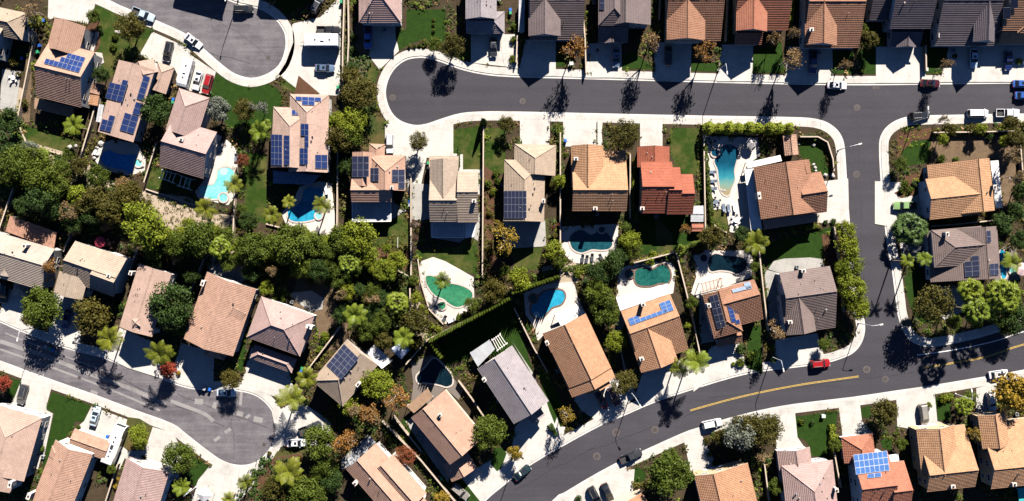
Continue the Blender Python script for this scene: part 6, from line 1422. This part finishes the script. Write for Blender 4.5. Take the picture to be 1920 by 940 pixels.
def patio_set(x, y, n, mat, word, r=.55):
    p = P(x, y, .7); root = empty('patio_table', (p.x, p.y, 0.24)); m = MB(); m.lathe([(0, .68), (r, .68), (r, .73), (0, .73)], 18); m.build('tabletop', mat, root)
    m = MB(); m.lathe([(.28, 0), (.28, .04), (.05, .08), (.05, .68)], 10); m.build('leg', M_DARK, root); NEED.append((root, word + ' round patio table', 'table', 'patio tables', x, y))
    for i in range(n):
        a = 2 * math.pi * i / n + .4; cx, cy = p.x + math.cos(a) * (r + .5), p.y + math.sin(a) * (r + .5); c = empty('patio_chair', (cx, cy, 0.24), a); 
        m = MB(); m.box(-.25, -.25, .40, .25, .25, .46); m.build('seat', mat, c, weld=0); m = MB(); m.box(.2, -.25, .465, .26, .25, .9); m.build('backrest', mat, c, weld=0)
        for u in (-.2, .2):
            for v in (-.2, .2): m = MB(); m.box(u - .02, v - .02, 0, u + .02, v + .02, .4); m.build('leg', M_DARK, c, weld=0)
        tag(c, f'{word} patio chair drawn up to the {word} round table' + {0: ' in the lagoon yard', 1: ' on the diamond solar lawn'}.get(0 if 1320 < x < 1425 and y < 440 else 2, ' beside a house'), 'chair', f'{word} chairs round one table')
patio_set(1333, 268, 4, M_CUSH, 'charcoal'); patio_set(1342, 379, 5, M_SLING, 'slate'); patio_set(1381, 413, 6, M_WCUSH, 'white', .7); patio_set(25, 146, 5, M_TRIM, 'cream'); patio_set(205, 457, 4, M_WOOD, 'brown')

def shed(px, z, roofm, label, rise=.5, name='shed'):
    b = Block(*px, z=z, rise=rise, z0=.1); base = b.p(b.L / 2, b.W / 2, .1); root = empty(name, base); tag(root, label, 'shed')
    roof_mesh(b, roofm, 'c', base, root); wall_mesh(b, plain('stucco_cream', WALLC['cream'], .9), base, root); o, d, n, L = facade(b, 'B'); M = fr(o, d, n, .1); m = MB(); m.box(L * .3, 0, -.02, L * .7, 1.9, .04, 0, M); m.build('door', M_TRIM, root, off=base, weld=0)
    LAND.append((label_ref(label), (px[0][0] + px[2][0]) / 2, (px[0][1] + px[2][1]) / 2, 15))
M_METROOF = roof_mat('white_metal', (0.40, 0.41, 0.43), 'c')
shed(((1295, 386), (1319, 386), (1320, 416)), 2.4, M_METROOF, 'white metal roofed garden shed beside the red stepped roof house', .25)
shed(((1297, 420), (1319, 420), (1320, 434)), 2.0, roof_mat('rusty', (0.30, 0.12, 0.08), 'c'), 'small rusty red roofed lean to shed below the white metal shed', .2)
shed(((1493, 252), (1497, 290), (1472, 294)), 2.7, roof_mat('salmon', ROOFC['salmon'], 's'), 'small salmon tiled garden building behind the hedge end', .7)
shed(((190, 158), (186, 178), (168, 174)), 2.5, roof_mat('salmon', ROOFC['salmon'], 's'), 'little salmon tiled outbuilding, upper of two, beside the striped house', .4)
shed(((186, 180), (183, 199), (166, 195)), 2.5, roof_mat('terra', ROOFC['terra'], 's'), 'little orange tiled outbuilding, lower of two, beside the striped house', .4)
shed(((195, 197), (189, 230), (180, 228)), 2.2, M_METROOF, 'narrow white storage shed against the pink ridge solar house wall', .15)
shed(((1004, 0), (985, 0), (985, 58)) if 0 else ((973, 0), (972, 60), (983, 60)), 2.3, M_METROOF, 'long white lean to shed beside the grey front gabled house', .15)
def gazebo(px, label, mat):
    q = [P(*p, 2.5) for p in px]; c = sum(q, Vector()) / 4; root = empty('canopy_tent', (c.x, c.y, .1)); tag(root, label, 'canopy tent'); m = MB(); top = c + Vector((0, 0, .9)); off = Vector((c.x, c.y, 0))
    for i in range(4):
        a, b = q[i], q[(i + 1) % 4]; m.face([a, b, top]); m.face([a, a - Vector((0, 0, .25)), b - Vector((0, 0, .25)), b])
    m.build('roof', mat, root, off=off + Vector((0, 0, .1)))
    for p in q: e = p.lerp(c, .05); m = MB(); m.tube([(e.x, e.y, .1), (e.x, e.y, 2.4)], [.04, .04], 6); m.build('post', M_SILV, root, off=off + Vector((0, 0, .1)))
gazebo([(732, 655), (750, 642), (769, 656), (752, 674)], 'pale blue canopy tent under a palm beside the diagonal conifer row', plain('pale_blue_canvas', (0.38, 0.45, 0.62), .8, .08))
gazebo([(368, 925), (386, 913), (398, 930), (380, 944)], 'white striped canopy tent at the lower edge beside the street lamp', M_COVER)
# basketball hoop at the patched street
p = P(66, 634, 1.5); root = empty('basketball_hoop', (p.x, p.y, .02), -.35); tag(root, 'portable basketball hoop with white backboard at the patched street kerb', 'basketball hoop')
m = MB(); m.box(-.4, .3, 0, .4, 1.3, .3, 0, None, .05); m.build('base', BIN['grey'], root); m = MB(); m.tube([(0, .8, .3), (0, .6, 2.6), (0, .1, 3.2)], [.06, .06, .05], 8); m.build('pole', M_POLE, root)
m = MB(); m.box(-.9, -.03, 2.9, .9, .03, 4.0); m.build('backboard', M_TRIM, root); m = MB()
for i in range(14): a, b = 2 * math.pi * i / 14, 2 * math.pi * (i + 1) / 14; m.tube([(.23 * math.cos(a), -.3 + .23 * math.sin(a), 3.05), (.23 * math.cos(b), -.3 + .23 * math.sin(b), 3.05)], [.02, .02], 5)
m.build('rim', BIN['black'], root)
for x, y, lab in ((1735, 131, 'pale green utility cabinet on the kerb below the charcoal gabled house'), (1071, 120, 'pale utility cabinet in a brick nook below the orange tree'), (1543, 780, 'grey utility cabinet at the kidney lawn corner')):
    p = P(x, y, .5); root = empty('utility_cabinet', (p.x, p.y, .13)); tag(root, lab, 'utility box'); m = MB(); m.box(-.4, -.35, 0, .4, .35, .95, 0, None, .02); m.build('cabinet', plain('pale_green_steel', (.42, .48, .42), .6), root)
    m = MB(); m.box(-.46, -.41, .952, .46, .41, 1.0); m.build('lid', plain('pale_green_steel', (.42, .48, .42), .6), root); m = MB(); m.box(-.7, -.6, -.05, .7, .6, .0); m.build('plinth', M_KERB, root)
M_STONE = soil_mat('boulder_stone', (0.26, 0.24, 0.22), (0.42, 0.40, 0.38), 1.2)
for i, (x, y, r) in enumerate(((1525, 272, .45), (1525, 309, .35), (1528, 315, .4), (1529, 321, .35), (1498, 270, .4), (1352, 357, .35), (1358, 358, .3), (132, 277, .6), (143, 274, .4), (190, 270, .7), (183, 290, .6), (178, 297, .5), (264, 300, .6), (268, 312, .5), (1268, 335, .6), (1560, 330, .6), (1547, 329, .5), (224, 62, .5), (218, 60, .4), (168, 74, .4), (1520, 863, .4))):
    p = P(x, y); bm = bmesh.new(); bmesh.ops.create_icosphere(bm, subdivisions=3, radius=r); rr = random.Random(i); o_ = Vector((rr.random() * 9, rr.random() * 9, 0))
    from mathutils import noise as mn
    for v in bm.verts: v.co *= 1 + .35 * mn.noise(v.co * 1.8 / r * .6 + o_) + .12 * mn.noise(v.co * 5 / r * .5 + o_); v.co.z *= .7
    me = bpy.data.meshes.new('boulder'); bm.to_mesh(me); bm.free(); me.materials.append(M_STONE); me.polygons.foreach_set('use_smooth', [True] * len(me.polygons)); o = put('boulder', me, None, (p.x, p.y, .14 + r * .2)); NEED.append((o, ('big' if r > .5 else 'small') + ' pale boulder', 'boulder', 'garden boulders', x, y))
# a football goal frame and satellite dishes that show as small white shapes
p = P(747, 455); root = empty('football_goal', (p.x, p.y, .14), math.pi / 2); tag(root, 'small white goal frame on the lawn behind the orange dark solar house', 'goal')
m = MB(); m.tube([(-1.2, 0, 0), (-1.2, 0, 1.3)], [.05, .05], 6); m.build('post', M_TRIM, root); m = MB(); m.tube([(1.2, 0, 0), (1.2, 0, 1.3)], [.05, .05], 6); m.build('post', M_TRIM, root); m = MB(); m.tube([(-1.2, 0, 1.3), (1.2, 0, 1.3)], [.05, .05], 6); m.build('crossbar', M_TRIM, root)

for q, a, ref in AC:
    root = empty('air_conditioner_unit', (q.x, q.y, .12), a); m = MB(); m.box(-.4, -.4, 0, .4, .4, .78, 0, None, .01); m.build('casing', BIN['grey'], root); m = MB(); m.lathe([(.33, .782), (.33, .80), (.12, .81), (0, .81)], 16); m.build('fan_grille', M_DARK, root)
    NEED.append((root, 'grey air conditioner unit', 'air conditioner', 'air conditioners', q.x / S + 960, 470 - q.y / S))
# ------------------------------------------------------------------ labels: where each repeat stands, by the landmark it stands beside
def rel(x, y, lx, ly):
    dx, dy = x - lx, y - ly
    if abs(dx) > 2.2 * abs(dy): return 'right of' if dx > 0 else 'left of'
    if abs(dy) > 2.2 * abs(dx): return 'below' if dy > 0 else 'above'
    return ('lower' if dy > 0 else 'upper') + (' right of' if dx > 0 else ' left of')
# only landmarks whose wording belongs to one thing
cnt = {}
for l in LAND: cnt[l[0]] = cnt.get(l[0], 0) + 1
MARKS = [(l[0] if l[0].startswith('the ') else 'the ' + l[0], *l[1:]) for l in LAND if cnt[l[0]] == 1]
todo = [(o, w, c, ('palms on the estate' if 'palm' in w else 'trees on the estate') if 'tree' in c else 'shrubs in the gardens', x, y) for o, w, c, x, y, r in PLANTS] + NEED
groups = {}
for o, w, c, g, x, y in todo:
    lm = min((l for l in MARKS if len(l[0].split()) + len(w.split()) <= 11), key=lambda l: math.hypot(x - l[1], y - l[2]))
    groups.setdefault((w, rel(x, y, lm[1], lm[2]), lm[0]), []).append((math.hypot(x - lm[1], y - lm[2]), o, c, g))
ORD = ['nearest', 'second nearest', 'third nearest', 'fourth nearest', 'fifth nearest', 'sixth nearest', 'seventh nearest', 'eighth nearest', 'ninth nearest', 'tenth nearest', 'eleventh nearest', 'twelfth nearest']
for (w, rl, lm), it in groups.items():
    it.sort(key=lambda t: t[0])
    for i, (d, o, c, g) in enumerate(it):
        tag(o, (f'{ORD[i]} ' if len(it) > 1 else '') + f'{w} {rl} {lm}', c, g)
